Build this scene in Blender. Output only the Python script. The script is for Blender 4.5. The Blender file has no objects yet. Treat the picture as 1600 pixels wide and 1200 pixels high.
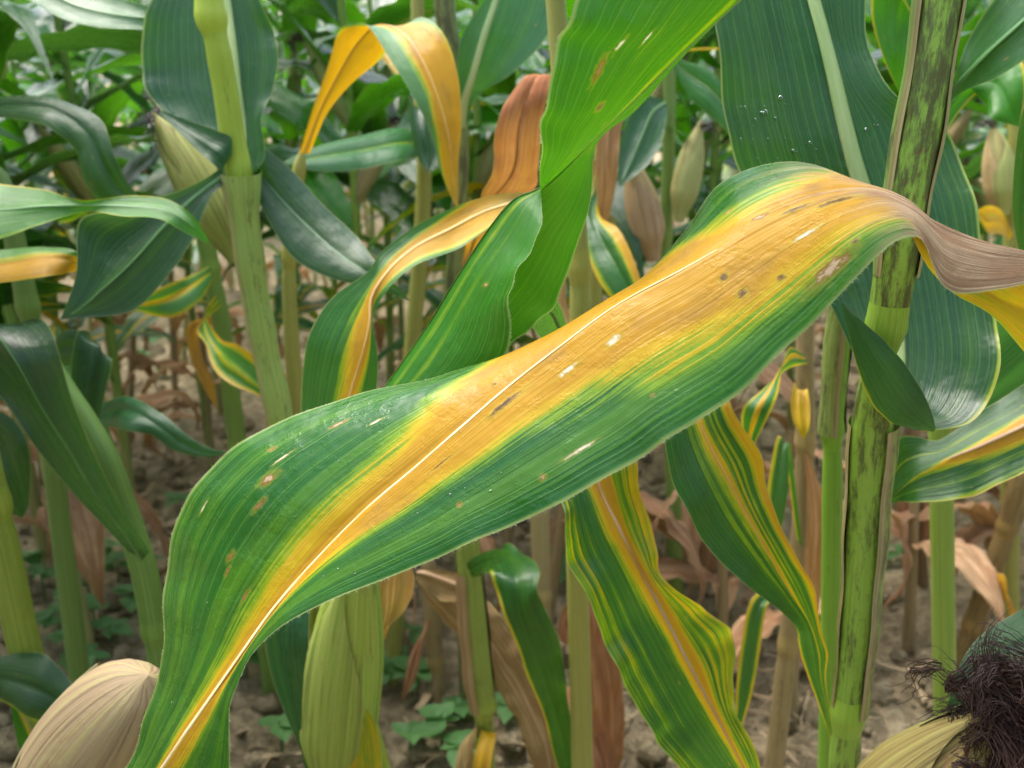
import bpy, math, random
import numpy as np
from mathutils import Vector

random.seed(7)
rng = np.random.default_rng(7)
sc = bpy.context.scene
col = sc.collection

# ------------------------------------------------------------------ camera
PITCH = math.radians(18.0)
CAMH = 1.0
F = 1570.0                       # focal length in pixels of a 1600 wide frame
cam_d = bpy.data.cameras.new('camera')
cam = bpy.data.objects.new('camera', cam_d)
col.objects.link(cam)
cam.location = (0, 0, CAMH)
cam.rotation_euler = (math.radians(90) - PITCH, 0, 0)
cam_d.sensor_width = 36.0
cam_d.lens = 36.0 * F / 1600.0
cam_d.clip_start = 0.02
cam_d.clip_end = 2000
cam_d.dof.use_dof = True
cam_d.dof.focus_distance = 0.52
cam_d.dof.aperture_fstop = 11.0
sc.camera = cam

# ------------------------------------------------------------------ sky, sun, exposure
SUN_EL, SUN_AZ = math.radians(66), math.radians(-50)   # azimuth from +Y towards +X
w = bpy.data.worlds.new('World')
sc.world = w
w.use_nodes = True
nt = w.node_tree
nt.nodes.clear()
sky = nt.nodes.new('ShaderNodeTexSky')
sky.sky_type = 'NISHITA'
sky.sun_disc = False
sky.sun_elevation = SUN_EL
sky.sun_rotation = SUN_AZ
sky.dust_density = 4.0
sky.air_density = 1.2
hs = nt.nodes.new('ShaderNodeHueSaturation')
hs.inputs['Saturation'].default_value = 0.7        # a bright cloud layer: pale, only faintly blue
bg = nt.nodes.new('ShaderNodeBackground')
bg.inputs['Strength'].default_value = 0.15
wo = nt.nodes.new('ShaderNodeOutputWorld')
nt.links.new(sky.outputs['Color'], hs.inputs['Color'])
nt.links.new(hs.outputs['Color'], bg.inputs['Color'])
nt.links.new(bg.outputs['Background'], wo.inputs['Surface'])
sun_d = bpy.data.lights.new('sun', 'SUN')
sun_d.energy = 1.4
sun_d.angle = math.radians(40)
sun_d.color = (1.0, 0.96, 0.9)
sun = bpy.data.objects.new('sun', sun_d)
col.objects.link(sun)
d = Vector((math.sin(SUN_AZ) * math.cos(SUN_EL), math.cos(SUN_AZ) * math.cos(SUN_EL), math.sin(SUN_EL)))
sun.rotation_euler = d.to_track_quat('Z', 'Y').to_euler()
sun.location = (0, 0, 5)
sc.view_settings.view_transform = 'Standard'
sc.view_settings.look = 'None'
sc.view_settings.gamma = 1.0
sc.view_settings.use_curve_mapping = False
sc.view_settings.exposure = 1.82
sc.render.engine = 'CYCLES'
sc.cycles.use_denoising = True
sc.cycles.max_bounces = 6
sc.cycles.use_adaptive_sampling = True
sc.cycles.adaptive_threshold = 0.02
sc.cycles.diffuse_bounces = 3
sc.cycles.transmission_bounces = 6

# ------------------------------------------------------------------ helpers
CP, SP = math.cos(PITCH), math.sin(PITCH)

def P(px, py, Y):
    """the point of the field seen at a photograph pixel, Y metres ahead of the camera"""
    u = (px - 800.0) / F
    v = (600.0 - py) / F
    k = Y / (CP + v * SP)
    return np.array((u * k, Y, CAMH + (v * CP - SP) * k))

def depth(py, Y):
    return Y / (CP + (600.0 - py) / F * SP)

def smooth(a, b, x):
    t = np.clip((x - a) / (b - a + 1e-9), 0, 1)
    return t * t * (3 - 2 * t)

def vnoise(x, y, seed=0):
    """smooth value noise on numpy arrays, 0..1"""
    xi = np.floor(x).astype(np.int64); yi = np.floor(y).astype(np.int64)
    xf = x - xi; yf = y - yi
    def h(a, b):
        n = (a * 374761393 + b * 668265263 + seed * 982451653) & 0x7fffffff
        n = ((n ^ (n >> 13)) * 1274126177) & 0x7fffffff
        return ((n ^ (n >> 16)) & 0xffff) / 65535.0
    sx = xf * xf * (3 - 2 * xf); sy = yf * yf * (3 - 2 * yf)
    a = h(xi, yi) * (1 - sx) + h(xi + 1, yi) * sx
    b = h(xi, yi + 1) * (1 - sx) + h(xi + 1, yi + 1) * sx
    return a * (1 - sy) + b * sy

def cubic(pts, par, q):
    """non-uniform cubic Hermite interpolation of pts (n,k) at parameters q"""
    pts = np.asarray(pts, float); n = len(pts)
    d = np.diff(pts, axis=0) / np.diff(par)[:, None]
    m = np.empty_like(pts)
    m[0] = d[0]; m[-1] = d[-1]
    if n > 2:
        h = np.diff(par)
        m[1:-1] = (d[:-1] * h[1:, None] + d[1:] * h[:-1, None]) / (h[:-1] + h[1:])[:, None]
    i = np.clip(np.searchsorted(par, q, side='right') - 1, 0, n - 2)
    hh = (par[i + 1] - par[i])[:, None]
    t = ((q - par[i])[:, None]) / hh
    t2, t3 = t * t, t * t * t
    return ((2 * t3 - 3 * t2 + 1) * pts[i] + (t3 - 2 * t2 + t) * hh * m[i]
            + (-2 * t3 + 3 * t2) * pts[i + 1] + (t3 - t2) * hh * m[i + 1])

def norm(a):
    return a / (np.linalg.norm(a, axis=-1, keepdims=True) + 1e-12)

class Mesh:
    """collects vertices, faces, uv and two float attributes for ONE object"""
    def __init__(s):
        s.v, s.f, s.uv, s.chl, s.dry = [], [], [], [], []
        s.n = 0
    def grid(s, G, uv, chl=None, dry=None, wrap=False):
        a, b = G.shape[:2]
        idx = np.arange(a * b).reshape(a, b) + s.n
        if wrap:
            nx = np.roll(idx, -1, axis=1)
            q = np.stack([idx[:-1], nx[:-1], nx[1:], idx[1:]], -1).reshape(-1, 4)
        else:
            q = np.stack([idx[:-1, :-1], idx[:-1, 1:], idx[1:, 1:], idx[1:, :-1]], -1).reshape(-1, 4)
        s.f.append(q)
        s.v.append(G.reshape(-1, 3)); s.uv.append(uv.reshape(-1, 2))
        z = np.zeros(a * b)
        s.chl.append(z if chl is None else np.broadcast_to(chl, (a, b)).reshape(-1))
        s.dry.append(z if dry is None else np.broadcast_to(dry, (a, b)).reshape(-1))
        s.n += a * b
    def data(s, name, origin=(0, 0, 0)):
        V = np.concatenate(s.v) - np.asarray(origin)
        Q = np.concatenate(s.f)
        me = bpy.data.meshes.new(name)
        me.vertices.add(len(V)); me.vertices.foreach_set('co', V.astype(np.float32).ravel())
        me.loops.add(Q.size); me.loops.foreach_set('vertex_index', Q.astype(np.int32).ravel())
        me.polygons.add(len(Q))
        me.polygons.foreach_set('loop_start', np.arange(0, Q.size, 4, dtype=np.int32))
        me.polygons.foreach_set('loop_total', np.full(len(Q), 4, dtype=np.int32))
        me.polygons.foreach_set('use_smooth', np.ones(len(Q), dtype=bool))
        U = np.concatenate(s.uv)[Q.ravel()]
        l = me.uv_layers.new(name='UVMap'); l.data.foreach_set('uv', U.astype(np.float32).ravel())
        for nm, ar in (('chl', s.chl), ('dry', s.dry)):
            at = me.attributes.new(nm, 'FLOAT', 'POINT')
            at.data.foreach_set('value', np.concatenate(ar).astype(np.float32))
        me.update(); me.validate()
        return me

def link(name, me, material, parent=None, loc=None, color=None):
    o = bpy.data.objects.new(name, me)
    col.objects.link(o)
    if material is not None and me is not None and not me.materials:
        me.materials.append(material)
    if parent is not None: o.parent = parent
    if loc is not None: o.location = loc
    if color is not None: o.color = color
    return o

def tag(o, label=None, cat=None, group=None, kind=None):
    if label: o['label'] = label
    if cat: o['category'] = cat
    if group: o['group'] = group
    if kind: o['kind'] = kind
    return o

# ------------------------------------------------------------------ materials
def new_mat(name):
    m = bpy.data.materials.new(name); m.use_nodes = True
    m.node_tree.nodes.clear()
    return m, NB(m.node_tree)

class NB:
    def __init__(s, t): s.t = t
    def n(s, ty, **kw):
        x = s.t.nodes.new(ty)
        for k, v in kw.items(): setattr(x, k, v)
        return x
    def put(s, sock, v):
        if isinstance(v, bpy.types.NodeSocket): s.t.links.new(v, sock)
        else: sock.default_value = v
    def math(s, op, a, b=0.0, c=None, clamp=False):
        x = s.n('ShaderNodeMath', operation=op, use_clamp=clamp)
        s.put(x.inputs[0], a); s.put(x.inputs[1], b)
        if c is not None: s.put(x.inputs[2], c)
        return x.outputs[0]
    def sstep(s, v, a, b):
        x = s.n('ShaderNodeMapRange', interpolation_type='SMOOTHSTEP')
        s.put(x.inputs['Value'], v); x.inputs['From Min'].default_value = a; x.inputs['From Max'].default_value = b
        return x.outputs['Result']
    def mix(s, f, a, b, mode='MIX'):
        x = s.n('ShaderNodeMix', data_type='RGBA', blend_type=mode)
        s.put(x.inputs[0], f); s.put(x.inputs[6], a); s.put(x.inputs[7], b)
        return x.outputs[2]
    def noise(s, vec, scale=1.0, detail=2.0, rough=0.5, dim='3D'):
        x = s.n('ShaderNodeTexNoise', noise_dimensions=dim)
        s.put(x.inputs['Vector'], vec); x.inputs['Scale'].default_value = scale
        x.inputs['Detail'].default_value = detail; x.inputs['Roughness'].default_value = rough
        return x.outputs['Fac']
    def vec(s, x, y, z=0.0):
        c = s.n('ShaderNodeCombineXYZ')
        s.put(c.inputs[0], x); s.put(c.inputs[1], y); s.put(c.inputs[2], z)
        return c.outputs[0]
    def attr(s, nm): return s.n('ShaderNodeAttribute', attribute_name=nm).outputs['Fac']
    def uv(s):
        sp = s.n('ShaderNodeSeparateXYZ'); s.t.links.new(s.n('ShaderNodeUVMap', uv_map='UVMap').outputs[0], sp.inputs[0])
        return sp.outputs[0], sp.outputs[1]
    def out(s, sh): s.t.links.new(sh, s.n('ShaderNodeOutputMaterial').inputs['Surface'])

def C(r, g, b): return (r, g, b, 1.0)

def leaf_material(name, lesions=(), wet=0.0, fine=1.0, streak=0.5, tint_dry=0.45):
    """maize blade: green from the object's colour, chlorosis and necrosis from the mesh, fine parallel veins"""
    m, b = new_mat(name)
    u, v = b.uv()                       # u 0..1 across, v metres along
    oi = b.n('ShaderNodeObjectInfo')
    rnd = b.math('MULTIPLY', oi.outputs['Random'], 37.0)
    chl, dry = b.attr('chl'), b.attr('dry')
    s1 = b.noise(b.vec(b.math('MULTIPLY', u, 30.0), b.math('MULTIPLY', v, 6.0), rnd), 1.0, 3.0, 0.6)
    s2 = b.noise(b.vec(b.math('MULTIPLY', u, 120.0), b.math('MULTIPLY', v, 2.2), rnd), 1.0, 2.5, 0.7)
    s3 = b.noise(b.vec(b.math('MULTIPLY', u, 11.0), b.math('MULTIPLY', v, 3.0), rnd), 1.0, 2.0, 0.5)
    blot = b.noise(b.vec(b.math('MULTIPLY', u, 5.0), b.math('MULTIPLY', v, 24.0), rnd), 1.0, 4.0, 0.6)
    # chlorosis with streaky borders
    band = b.math('MULTIPLY_ADD', b.math('MULTIPLY', chl, b.math('SUBTRACT', 1.0, chl)), 4.4, 0.16)
    c2 = b.math('MULTIPLY_ADD', b.math('MULTIPLY', b.math('SUBTRACT', s1, 0.5), 1.1), band, chl, clamp=True)
    c2 = b.math('MULTIPLY_ADD', b.math('SUBTRACT', s2, 0.5), b.math('MULTIPLY', band, 1.1), c2, clamp=True)
    c2 = b.math('MULTIPLY_ADD', b.math('SUBTRACT', blot, 0.5), b.math('MULTIPLY', band, 0.7), c2, clamp=True)
    green = oi.outputs['Color']
    lime = b.mix(0.50, green, C(0.13, 0.30, 0.010))
    g = b.mix(b.math('MULTIPLY', b.sstep(s3, 0.42, 0.68), min(1.0, 0.45 * streak)), green, lime)
    g = b.mix(b.math('MULTIPLY', b.sstep(s1, 0.52, 0.72), min(.8, 0.42 * streak)), g, lime)
    g = b.mix(b.math('MULTIPLY', b.sstep(s2, 0.52, 0.66), 0.22 + 0.16 * streak), g, lime)                 # pale veins
    g = b.mix(b.math('MULTIPLY', b.sstep(s1, 0.48, 0.30), 0.40), g, b.mix(1.0, g, C(0.52, 0.62, 0.66), 'MULTIPLY'))
    wob = b.math('MULTIPLY_ADD', b.noise(b.vec(b.math('MULTIPLY', u, 6.0), b.math('MULTIPLY', v, 10.0), rnd), 1.0, 1.0), 0.5, b.math('MULTIPLY', u, 24.0))
    vein = b.sstep(b.math('ABSOLUTE', b.math('MULTIPLY_ADD', b.math('FRACT', wob), 2.0, -1.0)), 0.80, 0.99)
    g = b.mix(b.math('MULTIPLY', vein, 0.34), g, b.mix(0.5, lime, C(0.20, 0.34, 0.10)))
    g = b.mix(b.math('MULTIPLY', b.sstep(blot, 0.40, 0.72), 0.45), g, b.mix(1.0, g, C(0.60, 0.70, 0.66), 'MULTIPLY'))
    c = b.mix(b.sstep(c2, 0.03, 0.36), g, b.mix(0.5, lime, C(0.26, 0.40, 0.015)))
    c = b.mix(b.sstep(c2, 0.34, 0.70), c, C(0.56, 0.385, 0.014))
    c = b.mix(b.sstep(c2, 0.66, 1.0), c, C(0.47, 0.25, 0.018))
    yel = b.sstep(c2, 0.5, 0.85)
    c = b.mix(b.math('MULTIPLY', b.sstep(s2, 0.5, 0.68), b.math('MULTIPLY', yel, 0.45)), c, C(0.56, 0.36, 0.055))
    c = b.mix(b.math('MULTIPLY', b.sstep(s2, 0.46, 0.32), b.math('MULTIPLY', yel, 0.45)), c, C(0.42, 0.20, 0.022))
    c = b.mix(b.math('MULTIPLY', b.sstep(s3, 0.5, 0.7), b.math('MULTIPLY', yel, 0.40)), c, C(0.45, 0.24, 0.035))
    c = b.mix(b.math('MULTIPLY', b.sstep(blot, 0.50, 0.72), b.math('MULTIPLY', yel, 0.75)), c, C(0.36, 0.20, 0.04))
    # necrosis
    tan = b.mix(b.sstep(s1, 0.35, 0.7), C(0.16, 0.095, 0.06), C(0.46, 0.33, 0.21))
    tan = b.mix(b.sstep(s2, 0.45, 0.7), tan, C(0.54, 0.41, 0.27))
    tan = b.mix(b.sstep(blot, 0.4, 0.7), tan, C(0.28, 0.165, 0.10))
    tan = b.mix(tint_dry, tan, b.mix(1.0, b.mix(1.0, tan, green, 'MULTIPLY'), C(5.5, 5.5, 5.5), 'MULTIPLY'))
    dd = b.math('MULTIPLY_ADD', b.math('SUBTRACT', s1, 0.5), b.math('MULTIPLY', b.math('MULTIPLY', dry, b.math('SUBTRACT', 1.0, dry)), 4.0), dry, clamp=True)
    dd = b.math('MULTIPLY_ADD', b.math('SUBTRACT', blot, 0.5), b.math('MULTIPLY', b.math('MULTIPLY', dry, b.math('SUBTRACT', 1.0, dry)), 3.0), dd, clamp=True)
    c = b.mix(b.sstep(dd, 0.25, 0.85), c, tan)
    # scattered specks, long along the veins
    vo = b.n('ShaderNodeTexVoronoi', feature='F1', distance='EUCLIDEAN')
    b.put(vo.inputs['Vector'], b.vec(b.math('MULTIPLY', u, 8.0), b.math('MULTIPLY', v, 36.0), rnd)); vo.inputs['Scale'].default_value = 1.0
    sep = b.n('ShaderNodeSeparateColor'); b.t.links.new(vo.outputs['Color'], sep.inputs[0])
    size = b.math('MULTIPLY', b.math('MAXIMUM', b.math('SUBTRACT', sep.outputs[0], 0.74), 0.0), 0.40)
    spot = b.math('SUBTRACT', 1.0, b.sstep(b.math('SUBTRACT', vo.outputs['Distance'], size), -0.02, 0.04))
    spot = b.math('MULTIPLY', spot, b.math('GREATER_THAN', sep.outputs[0], 0.74))
    c = b.mix(b.math('MULTIPLY', spot, 0.6), c, C(0.34, 0.22, 0.06))
    # named lesions of this leaf: (u, v, half width across, half length, tone)
    if lesions:
        q = b.math('SUBTRACT', b.noise(b.vec(b.math('MULTIPLY', u, 70.0), b.math('MULTIPLY', v, 260.0), 3.0), 1.0, 3.0, 0.65), 0.5)
    for (lu, lv, ru, rv, tone) in lesions:
        dx = b.math('DIVIDE', b.math('SUBTRACT', u, lu), ru); dy = b.math('DIVIDE', b.math('SUBTRACT', v, lv), rv)
        dist = b.math('SQRT', b.math('ADD', b.math('MULTIPLY', dx, dx), b.math('MULTIPLY', dy, dy)))
        dist = b.math('MULTIPLY_ADD', q, 2.6, dist)
        c = b.mix(b.math('MULTIPLY', b.math('SUBTRACT', 1.0, b.sstep(dist, 1.0, 2.2)), 0.35), c, C(0.36, 0.34, 0.03))
        rim = b.math('SUBTRACT', 1.0, b.sstep(dist, 0.75, 1.25)); core = b.math('SUBTRACT', 1.0, b.sstep(dist, 0.35, 0.75))
        rc = (C(0.24, 0.09, 0.02), C(0.20, 0.07, 0.02), C(0.20, 0.11, 0.05), C(0.60, 0.50, 0.34))[tone]
        cc = (C(0.58, 0.43, 0.30), C(0.34, 0.16, 0.07), C(0.055, 0.04, 0.03), C(0.78, 0.70, 0.56))[tone]
        c = b.mix(b.math('MULTIPLY', rim, 0.75), c, rc)
        c = b.mix(b.math('MULTIPLY', core, 0.70), c, cc)
    e = b.math('ABSOLUTE', b.math('MULTIPLY_ADD', u, 2.0, -1.0))
    c = b.mix(b.math('MULTIPLY', b.sstep(e, 0.970, 0.994), 0.45), c, C(0.46, 0.50, 0.18))
    # shader
    pr = b.n('ShaderNodeBsdfPrincipled')
    b.put(pr.inputs['Base Color'], c)
    tc = b.n('ShaderNodeTexCoord')
    r = b.math('MULTIPLY_ADD', s2, 0.14, 0.13)
    r = b.math('MULTIPLY_ADD', blot, 0.12, r)
    if wet > 0:
        wn = b.noise(tc.outputs['Object'], 42.0, 5.0, 0.65)
        wetm = b.math('MULTIPLY', b.sstep(wn, 0.50, 0.58), wet)
        r = b.math('SUBTRACT', r, b.math('MULTIPLY', wetm, 0.12))
    r = b.math('MULTIPLY_ADD', dry, 0.28, r)
    b.put(pr.inputs['Roughness'], r)
    b.put(pr.inputs['Specular IOR Level'], b.math('MULTIPLY_ADD', c2, -0.28, b.math('MULTIPLY_ADD', dry, -0.3, 0.52)))
    h = b.math('MULTIPLY_ADD', s2, 0.5, b.math('MULTIPLY', s1, 0.6))
    big = b.noise(tc.outputs['Object'], 26.0, 3.0, 0.55)
    bp = b.n('ShaderNodeBump'); bp.inputs['Strength'].default_value = 0.5; bp.inputs['Distance'].default_value = 0.0016 * fine
    b.put(bp.inputs['Height'], h)
    bp2 = b.n('ShaderNodeBump'); bp2.inputs['Strength'].default_value = 0.40; bp2.inputs['Distance'].default_value = 0.007
    b.put(bp2.inputs['Height'], big); b.t.links.new(bp.outputs[0], bp2.inputs['Normal'])
    last = bp2
    if wet > 0:
        bp3 = b.n('ShaderNodeBump'); bp3.inputs['Strength'].default_value = 0.5; bp3.inputs['Distance'].default_value = 0.0005
        b.put(bp3.inputs['Height'], b.math('MULTIPLY', wetm, b.noise(tc.outputs['Object'], 420.0, 3.0, 0.6)))
        b.t.links.new(last.outputs[0], bp3.inputs['Normal']); last = bp3
    b.t.links.new(last.outputs[0], pr.inputs['Normal'])
    tr = b.n('ShaderNodeBsdfTranslucent')
    hsv = b.n('ShaderNodeHueSaturation'); hsv.inputs['Saturation'].default_value = 1.1; hsv.inputs['Value'].default_value = 1.6
    b.t.links.new(c, hsv.inputs['Color'])
    tcol = b.mix(0.28, hsv.outputs[0], b.mix(b.sstep(c2, 0.2, 0.6), C(0.20, 0.48, 0.012), C(0.85, 0.55, 0.02)))
    b.put(tr.inputs['Color'], tcol)
    ms = b.n('ShaderNodeMixShader')
    b.put(ms.inputs[0], b.math('MULTIPLY_ADD', dry, -0.16, 0.30))
    b.t.links.new(pr.outputs[0], ms.inputs[1]); b.t.links.new(tr.outputs[0], ms.inputs[2])
    b.out(ms.outputs[0])
    return m

def plain_streak(name, c0, c1, ru=30.0, rv=4.0, rough=0.5, trans=0.0):
    m, b = new_mat(name)
    u, v = b.uv()
    oi = b.n('ShaderNodeObjectInfo'); rnd = b.math('MULTIPLY', oi.outputs['Random'], 31.0)
    s = b.noise(b.vec(b.math('MULTIPLY', u, ru), b.math('MULTIPLY', v, rv), rnd), 1.0, 4.0, 0.6)
    c = b.mix(b.sstep(s, 0.3, 0.7), c0, c1)
    pr = b.n('ShaderNodeBsdfPrincipled'); b.put(pr.inputs['Base Color'], c); pr.inputs['Roughness'].default_value = rough
    bp = b.n('ShaderNodeBump'); bp.inputs['Strength'].default_value = 0.4; bp.inputs['Distance'].default_value = 0.0015
    b.put(bp.inputs['Height'], s); b.t.links.new(bp.outputs[0], pr.inputs['Normal'])
    b.out(pr.outputs[0])
    return m

def tinted(name, mottle, spot_c, rough=0.45, stripes=0.5, relief=0.0015):
    """stalk and husk skin: object colour, streaks along, dark blotches from the 'dry' attribute and noise"""
    m, b = new_mat(name)
    u, v = b.uv()
    oi = b.n('ShaderNodeObjectInfo'); rnd = b.math('MULTIPLY', oi.outputs['Random'], 31.0)
    tau = b.math('MULTIPLY', u, 2 * math.pi)
    cx, cy = b.math('COSINE', tau), b.math('SINE', tau)
    # seamless round the stem
    s = b.noise(b.vec(b.math('MULTIPLY', cx, 9.0), b.math('MULTIPLY', cy, 9.0), b.math('MULTIPLY_ADD', v, 5.0, rnd)), 1.0, 3.0, 0.6)
    k = b.noise(b.vec(b.math('MULTIPLY', cx, 1.7), b.math('MULTIPLY', cy, 1.7), b.math('MULTIPLY_ADD', v, 26.0, rnd)), 1.0, 5.0, 0.72)
    f = b.noise(b.vec(b.math('MULTIPLY', cx, 4.0), b.math('MULTIPLY', cy, 4.0), b.math('MULTIPLY_ADD', v, 150.0, rnd)), 1.0, 3.0, 0.6)
    base = oi.outputs['Color']
    lt = b.mix(0.45, base, C(0.42, 0.42, 0.12))
    dk = b.mix(1.0, base, C(0.55, 0.55, 0.5), 'MULTIPLY')
    c = b.mix(b.math('MULTIPLY', b.sstep(s, 0.45, 0.7), stripes), base, lt)
    c = b.mix(b.math('MULTIPLY', b.sstep(s, 0.5, 0.3), stripes), c, dk)
    dry = b.attr('dry')
    amt = b.math('MULTIPLY_ADD', dry, 0.30, mottle)
    kk = b.math('ADD', b.math('MULTIPLY_ADD', f, 0.20, k), amt)
    c = b.mix(b.math('MULTIPLY', b.sstep(kk, 0.78, 0.98), 0.85), c, spot_c)
    c = b.mix(b.math('MULTIPLY', b.sstep(b.math('ADD', f, b.math('MULTIPLY', amt, 0.6)), 0.76, 0.86), 0.6), c, C(0.13, 0.055, 0.02))
    c = b.mix(b.math('MULTIPLY', b.attr('chl'), 0.85), c, b.mix(b.sstep(s, 0.35, 0.65), C(0.30, 0.19, 0.09), C(0.46, 0.36, 0.21)))
    pr = b.n('ShaderNodeBsdfPrincipled'); b.put(pr.inputs['Base Color'], c); pr.inputs['Roughness'].default_value = rough
    pr.inputs['Subsurface Weight'].default_value = 0.0
    bp = b.n('ShaderNodeBump'); bp.inputs['Strength'].default_value = 0.4; bp.inputs['Distance'].default_value = relief
    b.put(bp.inputs['Height'], b.math('ADD', s, b.math('MULTIPLY', f, 0.3))); b.t.links.new(bp.outputs[0], pr.inputs['Normal'])
    b.out(pr.outputs[0])
    return m

def soil_material():
    m, b = new_mat('soil')
    tc = b.n('ShaderNodeTexCoord').outputs['Object']
    n1 = b.noise(tc, 4.0, 5.0, 0.6); n2 = b.noise(tc, 38.0, 5.0, 0.65); n3 = b.noise(tc, 160.0, 3.0, 0.6)
    c = b.mix(b.sstep(n1, 0.3, 0.7), C(0.39, 0.305, 0.18), C(0.57, 0.465, 0.295))
    c = b.mix(b.math('MULTIPLY', b.sstep(n2, 0.62, 0.40), 0.75), c, C(0.19, 0.145, 0.085))
    c = b.mix(b.math('MULTIPLY', b.sstep(n3, 0.55, 0.72), 0.6), c, C(0.44, 0.36, 0.24))
    c = b.mix(b.math('MULTIPLY', b.sstep(b.noise(tc, 9.0, 3.0), 0.60, 0.75), 0.5), c, C(0.09, 0.12, 0.05))
    pr = b.n('ShaderNodeBsdfPrincipled'); b.put(pr.inputs['Base Color'], c); pr.inputs['Roughness'].default_value = 0.95
    pr.inputs['Specular IOR Level'].default_value = 0.2
    bp = b.n('ShaderNodeBump'); bp.inputs['Strength'].default_value = 1.0; bp.inputs['Distance'].default_value = 0.03
    b.put(bp.inputs['Height'], b.math('ADD', n2, b.math('MULTIPLY', n3, 0.35))); b.t.links.new(bp.outputs[0], pr.inputs['Normal'])
    b.out(pr.outputs[0])
    return m

M = {}
M['leaf'] = leaf_material('maize_blade')
M['midrib'] = plain_streak('midrib', C(0.24, 0.36, 0.12), C(0.40, 0.48, 0.22), 3, 8, 0.4)
M['midrib_yellow'] = plain_streak('midrib_yellow', C(0.70, 0.50, 0.18), C(0.80, 0.68, 0.40), 3, 40, 0.45)
M['midrib_orange'] = plain_streak('midrib_orange', C(0.50, 0.27, 0.07), C(0.66, 0.44, 0.17), 3, 22, 0.5)
M['midrib_dry'] = plain_streak('midrib_dry', C(0.42, 0.25, 0.15), C(0.55, 0.38, 0.24), 3, 22, 0.6)
M['midrib_green'] = plain_streak('midrib_green', C(0.06, 0.17, 0.045), C(0.12, 0.25, 0.08), 3, 8, 0.4)
M['stalk'] = tinted('stalk_skin', 0.02, C(0.075, 0.05, 0.025))
M['stalk_spotted'] = tinted('stalk_spotted', 0.16, C(0.05, 0.045, 0.02))
M['husk'] = tinted('husk_skin', 0.12, C(0.24, 0.13, 0.06), 0.7, 1.0, relief=.004)
M['silk'] = plain_streak('silk', C(0.018, 0.009, 0.007), C(0.07, 0.028, 0.02), 2, 20, 0.5)
M['soil'] = soil_material()
def water():
    m, b = new_mat('water_drop')
    pr = b.n('ShaderNodeBsdfPrincipled'); pr.inputs['Roughness'].default_value = 0.03; pr.inputs['IOR'].default_value = 1.33
    pr.inputs['Transmission Weight'].default_value = 1.0; b.out(pr.outputs[0])
    return m
M['water'] = water()
M['hair'] = plain_streak('leaf_hair', C(0.55, 0.58, 0.42), C(0.7, 0.7, 0.55), 2, 8, 0.6)
def dew(leaf_o, origin, G, spots, seed, up=1.0):
    """water drops sitting on a blade, grid indices drawn from the given (i0,i1,j0,j1,count,rmin,rmax) patches"""
    rg = np.random.default_rng(seed); mm = Mesh()
    for (i0, i1, j0, j1, cnt, r0, r1) in spots:
        for _ in range(cnt):
            i = int(rg.uniform(i0, i1) * (G.shape[0] - 2)); j = int(rg.uniform(j0, j1) * (G.shape[1] - 2))
            a, b_ = G[i, j + 1] - G[i, j], G[i + 1, j] - G[i, j]
            n = norm(np.cross(a, b_)) * up; x = norm(a); y = np.cross(n, x)
            r = r0 + (r1 - r0) * rg.uniform() ** 2
            th = np.linspace(0.02, np.pi - .02, 7); ph = np.linspace(0, 2 * np.pi, 10, endpoint=False)
            wob = 1 + .12 * np.sin(2 * ph + rg.uniform(0, 6))
            S_ = np.stack([np.sin(th)[:, None] * np.cos(ph) * wob, np.sin(th)[:, None] * np.sin(ph) * wob * rg.uniform(1, 1.6), .55 * np.cos(th)[:, None] + 0 * ph + .38], -1) * r
            mm.grid(G[i, j] + S_[..., :1] * x + S_[..., 1:2] * y + S_[..., 2:] * n, np.zeros((7, 10, 2)), wrap=True)
    o = link('dew', mm.data('dew', origin), M['water'], leaf_o); o['kind'] = 'stuff'
def fringe(leaf_o, origin, G, seed, per=2, ln=0.0013, i0=0.1, i1=0.9):
    """the fine hairs along both margins of a blade"""
    rg = np.random.default_rng(seed); mm = Mesh()
    for col_, inn in ((0, 1), (G.shape[1] - 1, G.shape[1] - 2)):
        for i in range(int(i0 * G.shape[0]), int(i1 * G.shape[0]) - 1):
            for k in range(per):
                f = rg.uniform(); p = G[i, col_] * (1 - f) + G[i + 1, col_] * f
                dv = norm(norm(G[i, col_] - G[i, inn]) + .5 * norm(G[i + 1, col_] - G[i, col_]) + rg.normal(0, .35, 3))
                L = ln * rg.uniform(.4, 1.2)
                Gs, us = tube([p, p + dv * L * .6, p + dv * L + np.array((0, 0, -.15 * L))], [.00006, .00005, .00002], 3)
                mm.grid(Gs, us, wrap=True)
    o = link('margin_hair', mm.data('margin_hair', origin), M['hair'], leaf_o); o['kind'] = 'stuff'

# greens of the blades (linear base colours)
DARK = (0.006, 0.048, 0.017, 1)
TEAL = (0.008, 0.068, 0.027, 1)
MID = (0.010, 0.092, 0.009, 1)
LUSH = (0.022, 0.170, 0.005, 1)
PALE = (0.024, 0.125, 0.040, 1)

# ------------------------------------------------------------------ blades
def prof(lst, t, st=None):
    lst = np.atleast_1d(np.asarray(lst, float))
    if st is not None and len(lst) == len(st) and len(lst) > 12: return np.interp(t, st, lst)   # one value per station
    if len(lst) == 1: return np.full_like(t, lst[0])
    return np.interp(t, np.linspace(0, 1, len(lst)), lst)

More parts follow.
